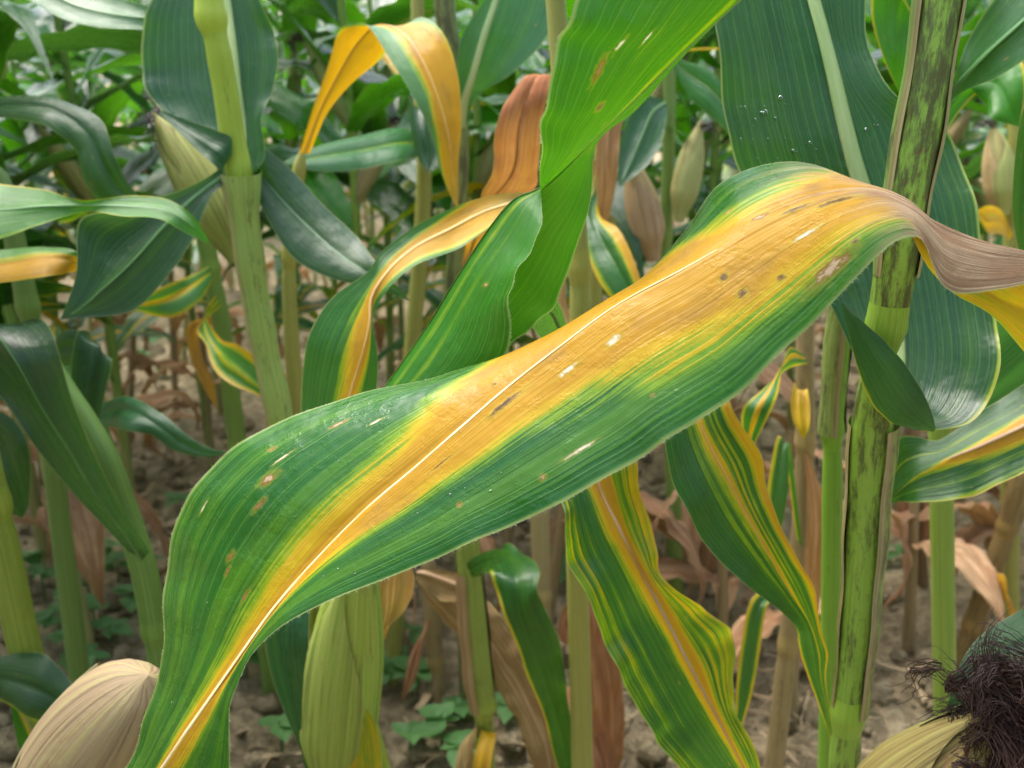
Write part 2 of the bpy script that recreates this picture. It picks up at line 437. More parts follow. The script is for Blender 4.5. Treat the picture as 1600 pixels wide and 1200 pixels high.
def sheet(rows, nt=90, ns=16, cup=0.10, wav=0.0, wlen=0.06, mid=0, edge=0, full=0, dry=0, dryedge=0,
          midL=None, midR=None, edgeL=None, edgeR=None, soft=0.16, emax=0.62, mmax=1.0, lines=(), px=True, seed=0, crumple=0.0):
    """a blade through stations (midrib, one margin, other margin); returns grid, uv, chlorosis, dryness and midrib frame"""
    if px:
        A = [[P(r[0], r[1], r[6]), P(r[2], r[3], r[6] + r[7]), P(r[4], r[5], r[6] + r[8])] for r in rows]
    else:
        A = rows
    A = np.asarray(A, float)                       # n,3,3
    seg = np.linalg.norm(np.diff(A, axis=0), axis=-1) @ np.array((0.5, 0.25, 0.25)) + 1e-5
    par = np.concatenate([[0], np.cumsum(seg)])
    q = np.linspace(0, par[-1], nt)
    B = cubic(A.reshape(len(A), 9), par, q).reshape(nt, 3, 3)
    t = q / par[-1]
    st = par / par[-1]
    m, L, R = B[:, 0], B[:, 1], B[:, 2]
    T = norm(np.gradient(m, axis=0))
    N = norm(np.cross(R - L, T) + 1e-9)
    for _ in range(3):
        N[1:-1] = norm(N[:-2] + 2 * N[1:-1] + N[2:])
    s = np.linspace(-1, 1, 2 * ns + 1)
    s = np.sign(s) * np.abs(s) ** 0.92
    a = np.abs(s)
    E = np.where((s < 0)[None, :, None], L[:, None], R[:, None])
    G = m[:, None] * (1 - a)[None, :, None] + E * a[None, :, None]
    hw = np.where((s < 0)[None, :], np.linalg.norm(L - m, axis=1)[:, None], np.linalg.norm(R - m, axis=1)[:, None])
    cupp = prof(cup, t, st)[:, None]
    off = cupp * hw * 4 * (a * (1 - a))[None, :]
    length = par[-1]
    if wav:
        vv = (t * length / wlen)[:, None]
        ph = seed * 3.1
        wv = (np.sin(2 * np.pi * vv + ph + 1.5 * np.sign(s)[None]) + 0.6 * np.sin(2 * np.pi * vv * 1.73 + 2 * ph + 2.5 * np.sign(s)[None]))
        off = off + wav * wv * (a ** 2.2)[None] * np.clip(hw / 0.03, 0, 1)
    if crumple:
        off = off + crumple * (vnoise(s[None] * 2.2 + 7 * seed + 0 * t[:, None], (t * length / 0.035)[:, None] + 0 * s[None], seed) - 0.5) * (a > 0)[None]
    G = G + N[:, None] * off[..., None]
    arc = np.concatenate([[0], np.cumsum(np.linalg.norm(np.diff(m, axis=0), axis=1))])
    uv = np.stack([np.broadcast_to((s + 1) / 2, (nt, len(s))), np.broadcast_to(arc[:, None], (nt, len(s)))], -1)
    left = (s < 0)[None]
    mw = np.where(left, prof(mid if midL is None else midL, t, st)[:, None], prof(mid if midR is None else midR, t, st)[:, None])
    ew = np.where(left, prof(edge if edgeL is None else edgeL, t, st)[:, None], prof(edge if edgeR is None else edgeR, t, st)[:, None])
    aa = a[None]
    sf = prof(soft, t, st)[:, None]
    ch = mmax * np.clip((mw - aa) / sf + 0.5, 0, 1) * np.clip(mw / 0.05, 0, 1)
    ce = emax * np.clip((aa - (1 - ew)) / (sf * 0.8) + 0.5, 0, 1) * np.clip(ew / 0.05, 0, 1)
    chl = np.clip(np.maximum(np.maximum(ch, ce), prof(full, t, st)[:, None]), 0, 1)
    for (s0, w0, amp) in lines:
        lw = w0 * (0.7 + 0.6 * vnoise(t * length / .05 + s0 * 17, t * 0 + s0 * 5, 3))[:, None]
        chl = np.maximum(chl, amp * (0.5 + 0.5 * vnoise(t * length / .07 + s0 * 31, t * 0, 5))[:, None] * np.exp(-((s[None] - s0) / lw) ** 2))
    dr = np.broadcast_to(prof(dry, t, st)[:, None], chl.shape)
    de = prof(dryedge, t, st)[:, None]
    dr = np.maximum(dr, np.clip((aa - (1 - de)) / 0.15 + 0.5, 0, 1) * np.clip(de / 0.05, 0, 1))
    return G, uv, chl, dr, (m, T, N, arc, t)

def rib_mesh(frame, w0, w1, origin, flat=0.22, t0=0.0, t1=0.97, lift=0.0):
    m, T, N, arc, t = frame
    k = np.where((t >= t0) & (t <= t1))[0][::2]
    m, T, N, arc, t = m[k], T[k], N[k], arc[k], t[k]
    S = norm(np.cross(N, T))
    w = (w0 + (w1 - w0) * (t - t0) / (t1 - t0))[:, None, None]
    an = np.linspace(0, 2 * np.pi, 8, endpoint=False)
    G = (m + N * lift)[:, None] + w * (np.cos(an)[None, :, None] * S[:, None] + flat * np.sin(an)[None, :, None] * N[:, None])
    uv = np.stack([np.broadcast_to(an / 6.283, G.shape[:2]), np.broadcast_to(arc[:, None], G.shape[:2])], -1)
    mm = Mesh(); mm.grid(G, uv, wrap=True)
    return mm.data('midrib', origin)

def tube(path, radii, nseg=14, groove=0.0, squash=1.0):
    """round stem along a 3D path"""
    path = np.asarray(path, float); radii = np.asarray(radii, float)
    T = norm(np.gradient(path, axis=0))
    ref = np.array((1.0, 0.0, 0.0))
    S = norm(ref - (T @ ref)[:, None] * T)
    B = np.cross(T, S)
    an = np.linspace(0, 2 * np.pi, nseg, endpoint=False)
    rr = radii[:, None] * (1 - groove * np.exp(-((an - 4.3) / 0.35) ** 2))[None]
    G = path[:, None] + rr[..., None] * (np.cos(an)[None, :, None] * S[:, None] + squash * np.sin(an)[None, :, None] * B[:, None])
    arc = np.concatenate([[0], np.cumsum(np.linalg.norm(np.diff(path, axis=0), axis=1))])
    uv = np.stack([np.broadcast_to(an / 6.2832, G.shape[:2]), np.broadcast_to(arc[:, None], G.shape[:2])], -1)
    return G, uv

class Plant:
    """one maize plant: an Empty at the foot of its stalk, stalk, nodes, leaves and ears as parts"""
    def __init__(s, label, stem, color=(0.16, 0.24, 0.05, 1), mat='stalk', nodes=(), dry=0.0, name='maize_plant', group=None, low=None, ext=True):
        # stem: (px, py, Y, width px) from the top down
        pts = [P(a, b, c) for a, b, c, _ in stem]
        rad = [wd * 0.5 * depth(b, c) / F for a, b, c, wd in stem]
        if ext and pts[-1][2] > 0.02:
            dv = pts[-1] - pts[-2]; dv = dv / max(1e-6, -dv[2])
            dv[:2] = np.clip(dv[:2], -0.25, 0.25)
            zz = pts[-1][2]
            pts.append(pts[-1] + dv * (zz + 0.02)); rad.append(rad[-1] * 1.1)
        s.base = np.array((pts[-1][0], pts[-1][1], 0.0))
        s.root = link(name, None, None, loc=s.base)
        tag(s.root, label, 'maize plant', group)
        par = np.concatenate([[0], np.cumsum(np.linalg.norm(np.diff(pts, axis=0), axis=1))])
        n = max(24, int(par[-1] / 0.008))
        q = np.linspace(0, par[-1], n)
        path = cubic(np.array(pts), par, q)
        r = np.interp(q, par, rad)
        r = r * np.sqrt(np.clip((q + 1e-6) / 0.03, 0, 1))          # the stem closes to a point at its top
        s.path, s.q, s.r = path, q, r
        nd = [np.interp(b, [x[1] for x in stem], par[:len(stem)]) for b in nodes]
        for p0 in nd:
            r = r * (1 + 0.09 * np.exp(-((q - p0) / 0.006) ** 2) - 0.10 * np.exp(-((q - p0 - 0.016) / 0.009) ** 2))
        G, uv = tube(path, r, 18, 0.10)
        mm = Mesh(); mm.grid(G, uv, dry=np.full(G.shape[:2], dry) if np.isscalar(dry) else np.broadcast_to(np.interp(q, np.linspace(0, q[-1], len(dry)), dry)[:, None], G.shape[:2]), wrap=True)
        s.stalk = link('stalk', mm.data('stalk', s.base), M[mat], s.root, color=color)
        for p0 in nd:
            i = int(np.argmin(abs(q - p0)))
            lo, hi = max(0, i - 2), min(n, i + 3)
            if hi - lo < 4: continue
            qq = np.linspace(q[lo], q[hi - 1], 9)
            pp = np.stack([np.interp(qq, q, path[:, k]) for k in range(3)], 1)
            rr = np.interp(qq, q, r) * (1.004 + 0.05 * np.sin(np.linspace(0, np.pi, 9)))
            G, uv = tube(pp, rr, 18)
            mm = Mesh(); mm.grid(G, uv, wrap=True)
            link('node', mm.data('node', s.base), M['stalk'], s.stalk, color=(color[0] * 1.15, color[1] * 1.1, color[2] * 0.9, 1))
    def leaf(s, rows, color=MID, rib=None, rib_w=(0.0022, 0.0006), rib_t=(0.0, 0.95), mat='leaf', label=None, flaps=(), lift=0.0, **kw):
        kw.setdefault('seed', random.randint(1, 99))
        G, uv, ch, dr, fr = sheet(rows, **kw)
        mm = Mesh(); mm.grid(G, uv, ch, dr)
        for fl, fk in flaps:
            g2, u2, c2, d2, _ = sheet(fl, **fk)
            mm.grid(g2, u2, c2, d2)
        o = link('leaf', mm.data('leaf', s.base), M[mat] if isinstance(mat, str) else mat, s.root, color=color)
        s.G = G
        if label: o['label'] = label
        if rib:
            link('midrib', rib_mesh(fr, rib_w[0], rib_w[1], s.base, t0=rib_t[0], t1=rib_t[1], lift=lift), M[rib], o)
        return o
    def sheath(s, stem, color, mat='stalk', gap=0.9, turn=4.3, dry=0.0, flare=0.0, edge_dry=1.0):
        """leaf sheath: an open sleeve round the stalk whose margins overlap the stem"""
        pts = [P(a, b, c) for a, b, c, _ in stem]
        rad = [wd * 0.5 * depth(b, c) / F for a, b, c, wd in stem]
        par = np.concatenate([[0], np.cumsum(np.linalg.norm(np.diff(pts, axis=0), axis=1))])
        q = np.linspace(0, par[-1], 50)
        path = cubic(np.array(pts), par, q); r = np.interp(q, par, rad)
        T = norm(np.gradient(path, axis=0)); ref = np.array((1.0, 0, 0))
        S = norm(ref - (T @ ref)[:, None] * T); B = np.cross(T, S)
        an = np.linspace(turn + gap / 2, turn + 2 * np.pi - gap / 2, 28)
        rr = r[:, None] * (1 + flare * np.linspace(1, 0, 50)[:, None] ** 3) + 0.0006 * np.sin(q * 90)[:, None]
        G = path[:, None] + rr[..., None] * (np.cos(an)[None, :, None] * S[:, None] + np.sin(an)[None, :, None] * B[:, None])
        e = np.minimum(np.arange(28), np.arange(28)[::-1])
        chl = edge_dry * np.clip(1.4 - e / 2.2, 0, 1)[None] * np.ones((50, 1))
        uv = np.stack([np.broadcast_to(an / 6.2832, G.shape[:2]), np.broadcast_to(q[:, None], G.shape[:2])], -1)
        mm = Mesh(); mm.grid(G, uv, chl, np.full(G.shape[:2], dry))
        return link('sheath', mm.data('sheath', s.base), M[mat], s.root, color=color)
    def ear(s, base, tip, rpx, color, silk=60, seed=1, open_=0.0, silk_len=0.05, bend=(0, 0, 0), husks=4, silk_r=0.0005, spread=.22, blunt=False):
        b0, t0 = P(*base), P(*tip)
        r = rpx * depth(base[1], base[2]) / F
        build_ear(s.root, s.base, b0, t0, r, color, silk, seed, silk_len, husks, silk_r, spread=spread, blunt=blunt)

def build_ear(root, origin, b0, t0, r, color, silk, seed, silk_len=0.05, husks=4, silk_r=0.0005, low=False, spread=.22, blunt=False):
    rg = np.random.default_rng(seed)
    n = 26 if not low else 12
    t = np.linspace(0, 1, n)
    path = b0[None] + (t0 - b0)[None] * t[:, None]
    L = np.linalg.norm(t0 - b0)
    path = path + np.array((0, 0, 1.0))[None] * (0.05 * L * np.sin(np.pi * t))[:, None]
    pr = r * (0.42 + 0.58 * smooth(0, 0.28, t)) * (np.sqrt(np.clip(1 - smooth(0.40, 1.0, t), 0, 1)) if not blunt else np.sqrt(np.clip(1 - np.clip((t - .4) / .6, 0, 1) ** 2.6, 0, 1)))
    G, uv = tube(path, pr, 20 if not low else 10)
    an = np.linspace(0, 2 * np.pi, G.shape[1], endpoint=False)
    G = G + (G - path[:, None]) * (0.05 * np.sin(3 * an[None] + 2.4 * t[:, None] + seed) + 0.02 * np.sin(11 * an + seed)[None])[..., None]
    mm = Mesh(); mm.grid(G, uv, wrap=True)
    ear = link('ear', mm.data('ear', origin), M['husk'], root, color=color)
    T = norm(np.gradient(path, axis=0)); ref = np.array((1.0, 0, 0))
    S = norm(ref - (T @ ref)[:, None] * T); B = np.cross(T, S)
    for k in range(husks):
        a0 = k * 2 * np.pi / max(1, husks) + rg.uniform(-0.4, 0.4)
        ln = rg.uniform(0.8, 1.06) if not blunt else rg.uniform(.62, .85)
        tt = np.linspace(0.0, ln, n)
        pp = np.stack([np.interp(np.clip(tt, 0, 1), t, path[:, i]) for i in range(3)], 1) + (t0 - b0)[None] * np.clip(tt - 1, 0, 1)[:, None]
        rr = np.interp(np.clip(tt, 0, 1), t, pr) * (1.07 + 0.04 * k) + (0.10 if not blunt else .015) * r * smooth(0.6, 1.0, tt / ln)
        half = 1.25 * (1 - smooth(0.35, 1.0, tt / ln)) + 0.04
        ss = np.linspace(-1, 1, 11)
        aa = a0 + half[:, None] * ss[None] + 0.5 * tt[:, None]
        Gk = pp[:, None] + rr[:, None, None] * (1 - 0.06 * np.abs(ss)[None, :, None] ** 3) * (np.cos(aa)[..., None] * S[:, None] + np.sin(aa)[..., None] * B[:, None])
        uvk = np.stack([aa / 6.2832, np.broadcast_to((tt * L)[:, None], aa.shape)], -1)
        mk = Mesh(); mk.grid(Gk, uvk, chl=np.clip((np.abs(ss) - 0.8) * 2, 0, 1)[None] * np.ones((n, 1)) * 0.6)
        link('husk_leaf', mk.data('husk_leaf', origin), M['husk'], ear, color=tuple(c * rg.uniform(0.85, 1.15) for c in color[:3]) + (1,))
    if silk:
        ms = Mesh()
        ax = norm(t0 - b0)
        nb = max(3, silk // 26)
        bun = []
        for k in range(nb):
            p = t0 - ax * rg.uniform(0.0, 0.02) + rg.normal(0, r * spread, 3)
            dv = norm(ax * 1.3 + rg.normal(0, 0.5 if spread < .3 else 1.0, 3)); pts = [p]
            ll = silk_len * rg.uniform(0.6, 1.2)
            for j in range(9):
                dv = norm(dv + rg.normal(0, 0.33, 3) + np.array((0, 0, -0.28)))
                pts.append(pts[-1] + dv * ll / 9)
            bun.append(np.array(pts))
        for k in range(silk):
            bb = bun[int(rg.integers(0, nb))]
            f = np.linspace(0, 1, 10)[:, None]
            o1, o2 = rg.normal(0, .0022, 3), rg.normal(0, .0055, 3)
            wg = np.cumsum(rg.normal(0, .0008, (10, 3)), axis=0)
            pts = bb + o1 * (1 - f) + o2 * f + wg
            nn = int(rg.integers(6, 11))
            Gs, us = tube(pts[:nn], np.full(nn, silk_r) * np.linspace(1.1, 0.5, nn) * rg.uniform(.6, 1.3), 3)
            ms.grid(Gs, us, wrap=True)
        link('silk', ms.data('silk', origin), M['silk'], ear)
    return ear

# ================================================================== the ground
def build_ground():
    n = 600
    u = np.linspace(-1, 1, n)
    X = 1.1 * np.sinh(6.6 * u) / 1.0
    Yv = 2.2 + 1.1 * np.sinh(6.6 * u)
    gx, gy = np.meshgrid(X, Yv, indexing='xy')
    near = np.exp(-((gx / 9) ** 2 + ((gy - 3) / 9) ** 2))
    z = near * (0.035 * (vnoise(gx * 2.1, gy * 2.1, 1) - 0.5) + 0.030 * (vnoise(gx * 9, gy * 9, 2) - 0.5) + 0.030 * (vnoise(gx * 21, gy * 21, 3) - 0.5) + 0.014 * (vnoise(gx * 47, gy * 47, 4) - 0.5))
    G = np.stack([gx, gy, z - 0.01], -1)
    mm = Mesh(); mm.grid(G, np.stack([gx, gy], -1))
    o = link('ground', mm.data('ground'), M['soil'])
    tag(o, kind='structure')
build_ground()

def on_ground(px, py):
    v = (600.0 - py) / F
    dz = v * CP - SP
    k = -CAMH / dz
    return np.array(((px - 800) / F * k, (CP + v * SP) * k, 0.0))

# ================================================================== the near plants
BROWN = (0.30, 0.20, 0.10, 1)
STALKG = (0.22, 0.34, 0.05, 1)
STALKY = (0.30, 0.30, 0.07, 1)

# ---- plant with the big yellow-centred leaf that crosses the view
hero = Plant('maize plant whose broad leaf, orange along the midrib, crosses in front of the rest',
             [(-330, -500, .50, 50), (-300, 200, .50, 62), (-260, 900, .50, 74), (-230, 1380, .50, 80)], STALKG, nodes=(200, 800, 1380))
hero_rows = [
    (-225, 1385, -235, 1370, -215, 1400, .50, 0, 0),
    (-120, 1420, -130, 1365, -90, 1470, .49, .02, -.02),
    (40, 1400, 0, 1340, 130, 1440, .475, .02, -.02),
    (150, 1310, 105, 1270, 270, 1360, .465, .02, -.02),
    (230, 1230, 185, 1215, 340, 1285, .46, .02, -.02),
    (296, 1136, 228, 1120, 359, 1180, .455, .03, -.015),
    (360, 1045, 256, 1010, 362, 1092, .455, .04, -.01),
    (430, 947, 256, 900, 398, 1018, .455, .055, -.01),
    (500, 868, 281, 800, 470, 960, .455, .06, -.02),
    (570, 797, 335, 725, 582, 912, .455, .06, -.025),
    (650, 729, 430, 661, 692, 868, .455, .06, -.03),
    (730, 659, 560, 616, 800, 821, .457, .055, -.035),
    (800, 599, 690, 584, 900, 774, .46, .05, -.04),
    (870, 545, 800, 552, 1000, 715, .462, .045, -.04),
    (966, 475, 925, 487, 1082, 664, .464, .05, -.04),
    (1066, 421, 1018, 420, 1172, 598, .466, .05, -.035),
    (1130, 385, 1075, 353, 1242, 530, .466, .05, -.03),
    (1200, 345, 1130, 284, 1312, 461, .466, .045, -.025),
    (1266, 317, 1190, 257, 1370, 402, .466, .04, -.02),
    (1319, 302, 1262, 256, 1408, 374, .468, .03, -.015),
    (1365, 298, 1325, 286, 1434, 366, .472, .03, -.012),
    (1415, 317, 1395, 312, 1452, 392, .480, .03, -.015),
    (1466, 347, 1450, 370, 1474, 450, .49, .03, -.02),
    (1530, 374, 1510, 410, 1530, 457, .50, .02, -.02),
    (1610, 395, 1590, 430, 1615, 441, .51, .02, -.01),
    (1720, 440, 1700, 455, 1722, 462, .53, .01, -.01),
    (1800, 490, 1799, 491, 1801, 490, .55, 0, 0)]
hk = dict(nt=330, ns=34, cup=[.0, .0, .02, .03, .04, .05, .07, .08, .06, .04], wav=0.0007, wlen=0.06, soft=[.22] * 11 + [.26, .30, .34] + [.42] * 13, crumple=0.002, seed=5,
          midL=[0, 0, .05, .08, .11, .16, .17, .15, .14, .15, .18, .32, .52, 1.0, 1.1, .9, .42, .30, .34, .55, 1.1, 1.2, 1.2, 1.2, 1.2, 1.2, 1.2],
          midR=[0, 0, .05, .10, .16, .26, .32, .34, .33, .33, .32, .38, .38, .45, .56, .58, .64, .66, .62, .68, .78, 1.2, 1.2, 1.2, 1.2, 1.2, 1.2],
          dry=[0] * 14 + [.03, .08, .13, .20, .30, .44, .64, .9, 1, 1, 1, 1, 1])
def find_uv(rows, kw, marks):
    """where on the blade a mark sits: (px, py, half width mm, half length mm, tone) -> blade coordinates"""
    G, uv, _, _, _ = sheet(rows, **kw)
    V = G.reshape(-1, 3); d = V - np.array((0, 0, CAMH))
    z = d[:, 1] * CP - d[:, 2] * SP
    X = 800 + F * d[:, 0] / z; Yp = 600 - F * (d[:, 1] * SP + d[:, 2] * CP) / z
    wid = np.linalg.norm(G[:, -1] - G[:, 0], axis=1)
    out = []
    for (a, b_, rw, rl, tone) in marks:
        i = int(np.argmin((X - a) ** 2 + (Yp - b_) ** 2))
        U = uv.reshape(-1, 2)[i]
        out.append((float(U[0]), float(U[1]), rw / 1000 / max(.03, wid[i // G.shape[1]]), rl / 1000, tone))
    return out
marks = [(420, 745, 1.8, 4.5, 0), (405, 790, 1.0, 4.0, 1), (441, 715, .5, 5, 3), (360, 867, .8, 3, 1), (529, 663, 1.0, 3.5, 0), (587, 656, .6, 3, 3), (772, 602, .9, .9, 2), (780, 612, .7, 1.5, 3),
         (790, 628, 1.6, 9, 2), (685, 724, .6, 7, 2), (888, 579, 1.0, 5, 3), (955, 534, 1.2, 4, 3), (844, 747, 1.2, 1.2, 0), (720, 788, 1.3, 1.3, 0), (1298, 420, 2.6, 10, 0), (1163, 456, 1.4, 2.2, 2),
         (1127, 437, 1.2, 2.0, 2), (1219, 437, 1.2, 1.8, 2), (1184, 343, 1.4, 4, 0), (1137, 331, .8, 2.5, 0), (1258, 368, .9, 6, 3), (1334, 376, .9, 2, 2), (380, 930, .5, 4, 1), (353, 895, .5, 3, 1), (448, 930, .6, 2, 1), (905, 707, .6, 6, 3), (320, 790, .4, 4, 3), (1240, 330, 1.0, 6, 2), (1310, 312, 1.2, 9, 2)]
M['hero'] = leaf_material('maize_blade_wet', find_uv(hero_rows, hk, marks), wet=1.0, fine=0.8, streak=1.7, tint_dry=0.0)
hl = hero.leaf(hero_rows, (0.011, 0.105, 0.012, 1), rib='midrib_yellow', rib_w=(0.0015, 0.0003), rib_t=(0.05, 0.70), mat='hero', lift=.0001, **hk)
dew(hl, hero.base, hero.G, [(.42, .62, .72, .97, 22, .0002, .0006), (.30, .5, .05, .4, 8, .0002, .0006)], 3)
fringe(hl, hero.base, hero.G, 5)
hero.ear((60, 1350, .64), (232, 1055, .60), 86, (0.33, 0.23, 0.13, 1), silk=0, seed=4, blunt=True, husks=3)
hero.leaf([(-300, 300, -310, 290, -290, 310, .5, 0, 0), (-420, 180, -440, 130, -400, 240, .55, 0, 0), (-640, 120, -650, 60, -640, 190, .62, 0, 0),
           (-860, 220, -880, 180, -860, 260, .7, 0, 0), (-980, 420, -980, 420, -980, 420, .75, 0, 0)], MID, rib='midrib')

# ---- stout stalk with dark blotches, its blue-green leaf rising behind it, and the leaf hanging across the top
stout = Plant('maize plant with thick dark-blotched stalk and wide blue-green leaf rising behind it',
              [(1510, -420, .575, 66), (1476, -60, .575, 72), (1440, 180, .575, 73), (1414, 320, .575, 72), (1399, 420, .575, 64), (1384, 510, .575, 58),
               (1376, 560, .58, 48), (1362, 680, .59, 66), (1352, 830, .60, 58), (1338, 1000, .61, 52), (1326, 1110, .615, 50), (1318, 1210, .62, 46)],
              (0.24, 0.42, 0.05, 1), 'stalk_spotted', nodes=(515, 1115), dry=[.42, .46, .1, .3, .28, .0])
stout.sheath([(1476, -60, .575, 77), (1440, 180, .575, 78), (1413, 330, .575, 77), (1400, 430, .575, 68)], (0.22, 0.33, 0.07, 1), 'stalk_spotted', gap=1.7, turn=1.75, dry=.05)
stout.sheath([(1366, 660, .59, 70), (1356, 780, .597, 70), (1346, 930, .605, 64), (1334, 1060, .612, 60), (1328, 1110, .615, 54)], (0.26, 0.36, 0.08, 1), 'stalk_spotted', gap=1.6, turn=2.15, dry=.3, flare=.1)
cl = stout.leaf([(1385, 657, 1352, 645, 1440, 673, .585, 0, 0), (1398, 610, 1338, 570, 1515, 660, .61, .0, -.03), (1400, 540, 1300, 480, 1560, 585, .635, .02, -.035),
            (1388, 450, 1255, 400, 1556, 490, .655, .02, -.03), (1365, 350, 1200, 330, 1534, 385, .67, .02, -.02), (1337, 260, 1152, 262, 1518, 290, .68, .0, -.01),
            (1317, 180, 1134, 195, 1480, 205, .69, -.01, 0), (1302, 115, 1128, 125, 1396, 146, .70, -.02, 0), (1287, 55, 1118, 55, 1361, 80, .71, -.02, 0.01),
            (1272, 0, 1108, -8, 1355, 5, .72, -.02, .01), (1250, -90, 1090, -110, 1345, -90, .74, -.02, .02), (1210, -260, 1095, -280, 1290, -250, .82, 0, 0),
            (1160, -340, 1080, -340, 1220, -330, .95, 0, 0), (1120, -300, 1119, -300, 1121, -300, 1.1, 0, 0)],
           TEAL, rib='midrib', rib_w=(0.0065, 0.0035), lift=0.0, nt=150, ns=26, cup=[-.05, -.12, -.12, -.08, -.06, -.05], wav=.0022, wlen=.09, edgeR=[.05, .05, .03, .0, 0, 0, 0, 0, 0], soft=.10, emax=.4,
           flaps=[([(1316, 474, 1317, 472, 1315, 476, .566, 0, 0), (1345, 530, 1352, 506, 1332, 545, .556, 0, 0.004), (1376, 590, 1395, 545, 1350, 605, .551, 0, .008),
                    (1404, 635, 1438, 605, 1374, 645, .552, 0, .01), (1440, 665, 1456, 645, 1405, 664, .556, 0, .008), (1460, 672, 1462, 668, 1458, 675, .56, 0, 0)],
                   dict(nt=50, ns=10, cup=.10, wav=.0012, wlen=.03, edgeR=[0, .06, .10, .12, .1], soft=.1))])
dew(cl, stout.base, stout.G, [(.22, .33, .03, .42, 40, .0003, .0019), (.24, .32, .55, .75, 8, .0004, .0014)], 8)
# yellow-green hanging blade with a twist
blade_rows = [(1490, -270, 1485, -285, 1495, -255, .575, 0, 0), (1420, -240, 1300, -330, 1410, -200, .57, -.01, .03), (1270, -115, 1030, -170, 1190, -140, .56, -.02, .06),
            (1157, 0, 900, 0, 1095, -20, .555, -.03, .07), (1062, 88, 869, 85, 1020, 75, .553, -.03, .07), (1000, 148, 853, 155, 975, 150, .552, -.03, .07),
            (930, 216, 845, 222, 934, 200, .555, -.03, .03), (872, 272, 843, 275, 925, 290, .56, -.02, .02), (840, 296, 845, 305, 908, 365, .565, -.01, .01),
            (803, 312, 846, 345, 890, 420, .57, -.03, .005), (768, 352, 833, 390, 872, 462, .575, -.045, .0), (718, 427, 802, 430, 845, 503, .58, -.055, -.005),
            (668, 508, 797, 482, 802, 532, .585, -.06, -.01), (620, 577, 794, 540, 772, 572, .585, -.055, -.015), (572, 645, 745, 602, 700, 640, .58, -.03, -.01),
            (520, 720, 640, 690, 600, 720, .57, 0, 0), (480, 800, 482, 800, 478, 800, .56, 0, 0)]
bk = dict(nt=190, ns=22, cup=[-.05, -.06, -.10, -.12, -.06, .04, .06], wav=.0012, wlen=.05, soft=.12, seed=9, midL=[.03, .03, .03, .03, .0, 0, 0, 0], lines=((-.12, .03, .35), (-.3, .015, .3), (-.5, .015, .3)))
M['blade'] = leaf_material('maize_blade_marked', find_uv(blade_rows, bk, [(933, 108, 1.3, 8, 1), (936, 170, 1.6, 3, 2), (965, 70, .6, 6, 3), (760, 445, 1.2, 1.5, 0), (1010, 60, .5, 5, 3)]))
stout.leaf(blade_rows, (0.028, 0.165, 0.010, 1), rib='midrib', rib_w=(0.0014, 0.0005), mat='blade', **bk)
fringe([o for o in stout.root.children if o.name.startswith('leaf')][-1], stout.base, stout.G, 6, per=2, ln=.0011)
def world_leaf(pl, pts, wd, color, **kw):
    A = np.array(pts, float); T = norm(np.gradient(A, axis=0)); S = norm(np.cross(T, np.array((0, 0, 1.0))))
    n = len(A); ww = wd * np.sin(np.linspace(.35, np.pi, n))[:, None]
    G, uv, ch, dr, fr = sheet(np.stack([A, A - S * ww, A + S * ww], 1), px=False, **kw)
    mm = Mesh(); mm.grid(G, uv, ch, dr)
    o = link('leaf', mm.data('leaf', pl.base), M['leaf'], pl.root, color=color)
    link('midrib', rib_mesh(fr, .003, .0006, pl.base), M['midrib_green'], o)
world_leaf(stout, [(.262, .575, 1.12), (.16, .62, 1.24), (.04, .665, 1.28), (-.08, .69, 1.25), (-.18, .70, 1.17), (-.26, .70, 1.05)], .045, TEAL, seed=3)  # unseen leaf above the frame, added to shade the hanging blade's far half
world_leaf(stout, [(.27, .575, 1.16), (.36, .60, 1.30), (.50, .62, 1.34), (.64, .63, 1.28), (.74, .62, 1.15)], .042, TEAL, seed=4)
# yellow sliver: the shaded leaf hanging behind the dry tip
stout.leaf([(1800, 560, 1805, 520, 1795, 640, .56, 0, 0), (1640, 500, 1640, 430, 1630, 580, .55, 0, 0), (1560, 465, 1570, 410, 1548, 492, .54, 0, 0),
            (1505, 430, 1520, 390, 1490, 458, .53, 0, 0), (1462, 395, 1475, 372, 1452, 420, .52, 0, 0), (1424, 364, 1425, 363, 1423, 365, .505, 0, 0)],
           (0.05, 0.14, 0.02, 1), full=[.75, .8, .7, .6, .7], dry=0, cup=-.1)

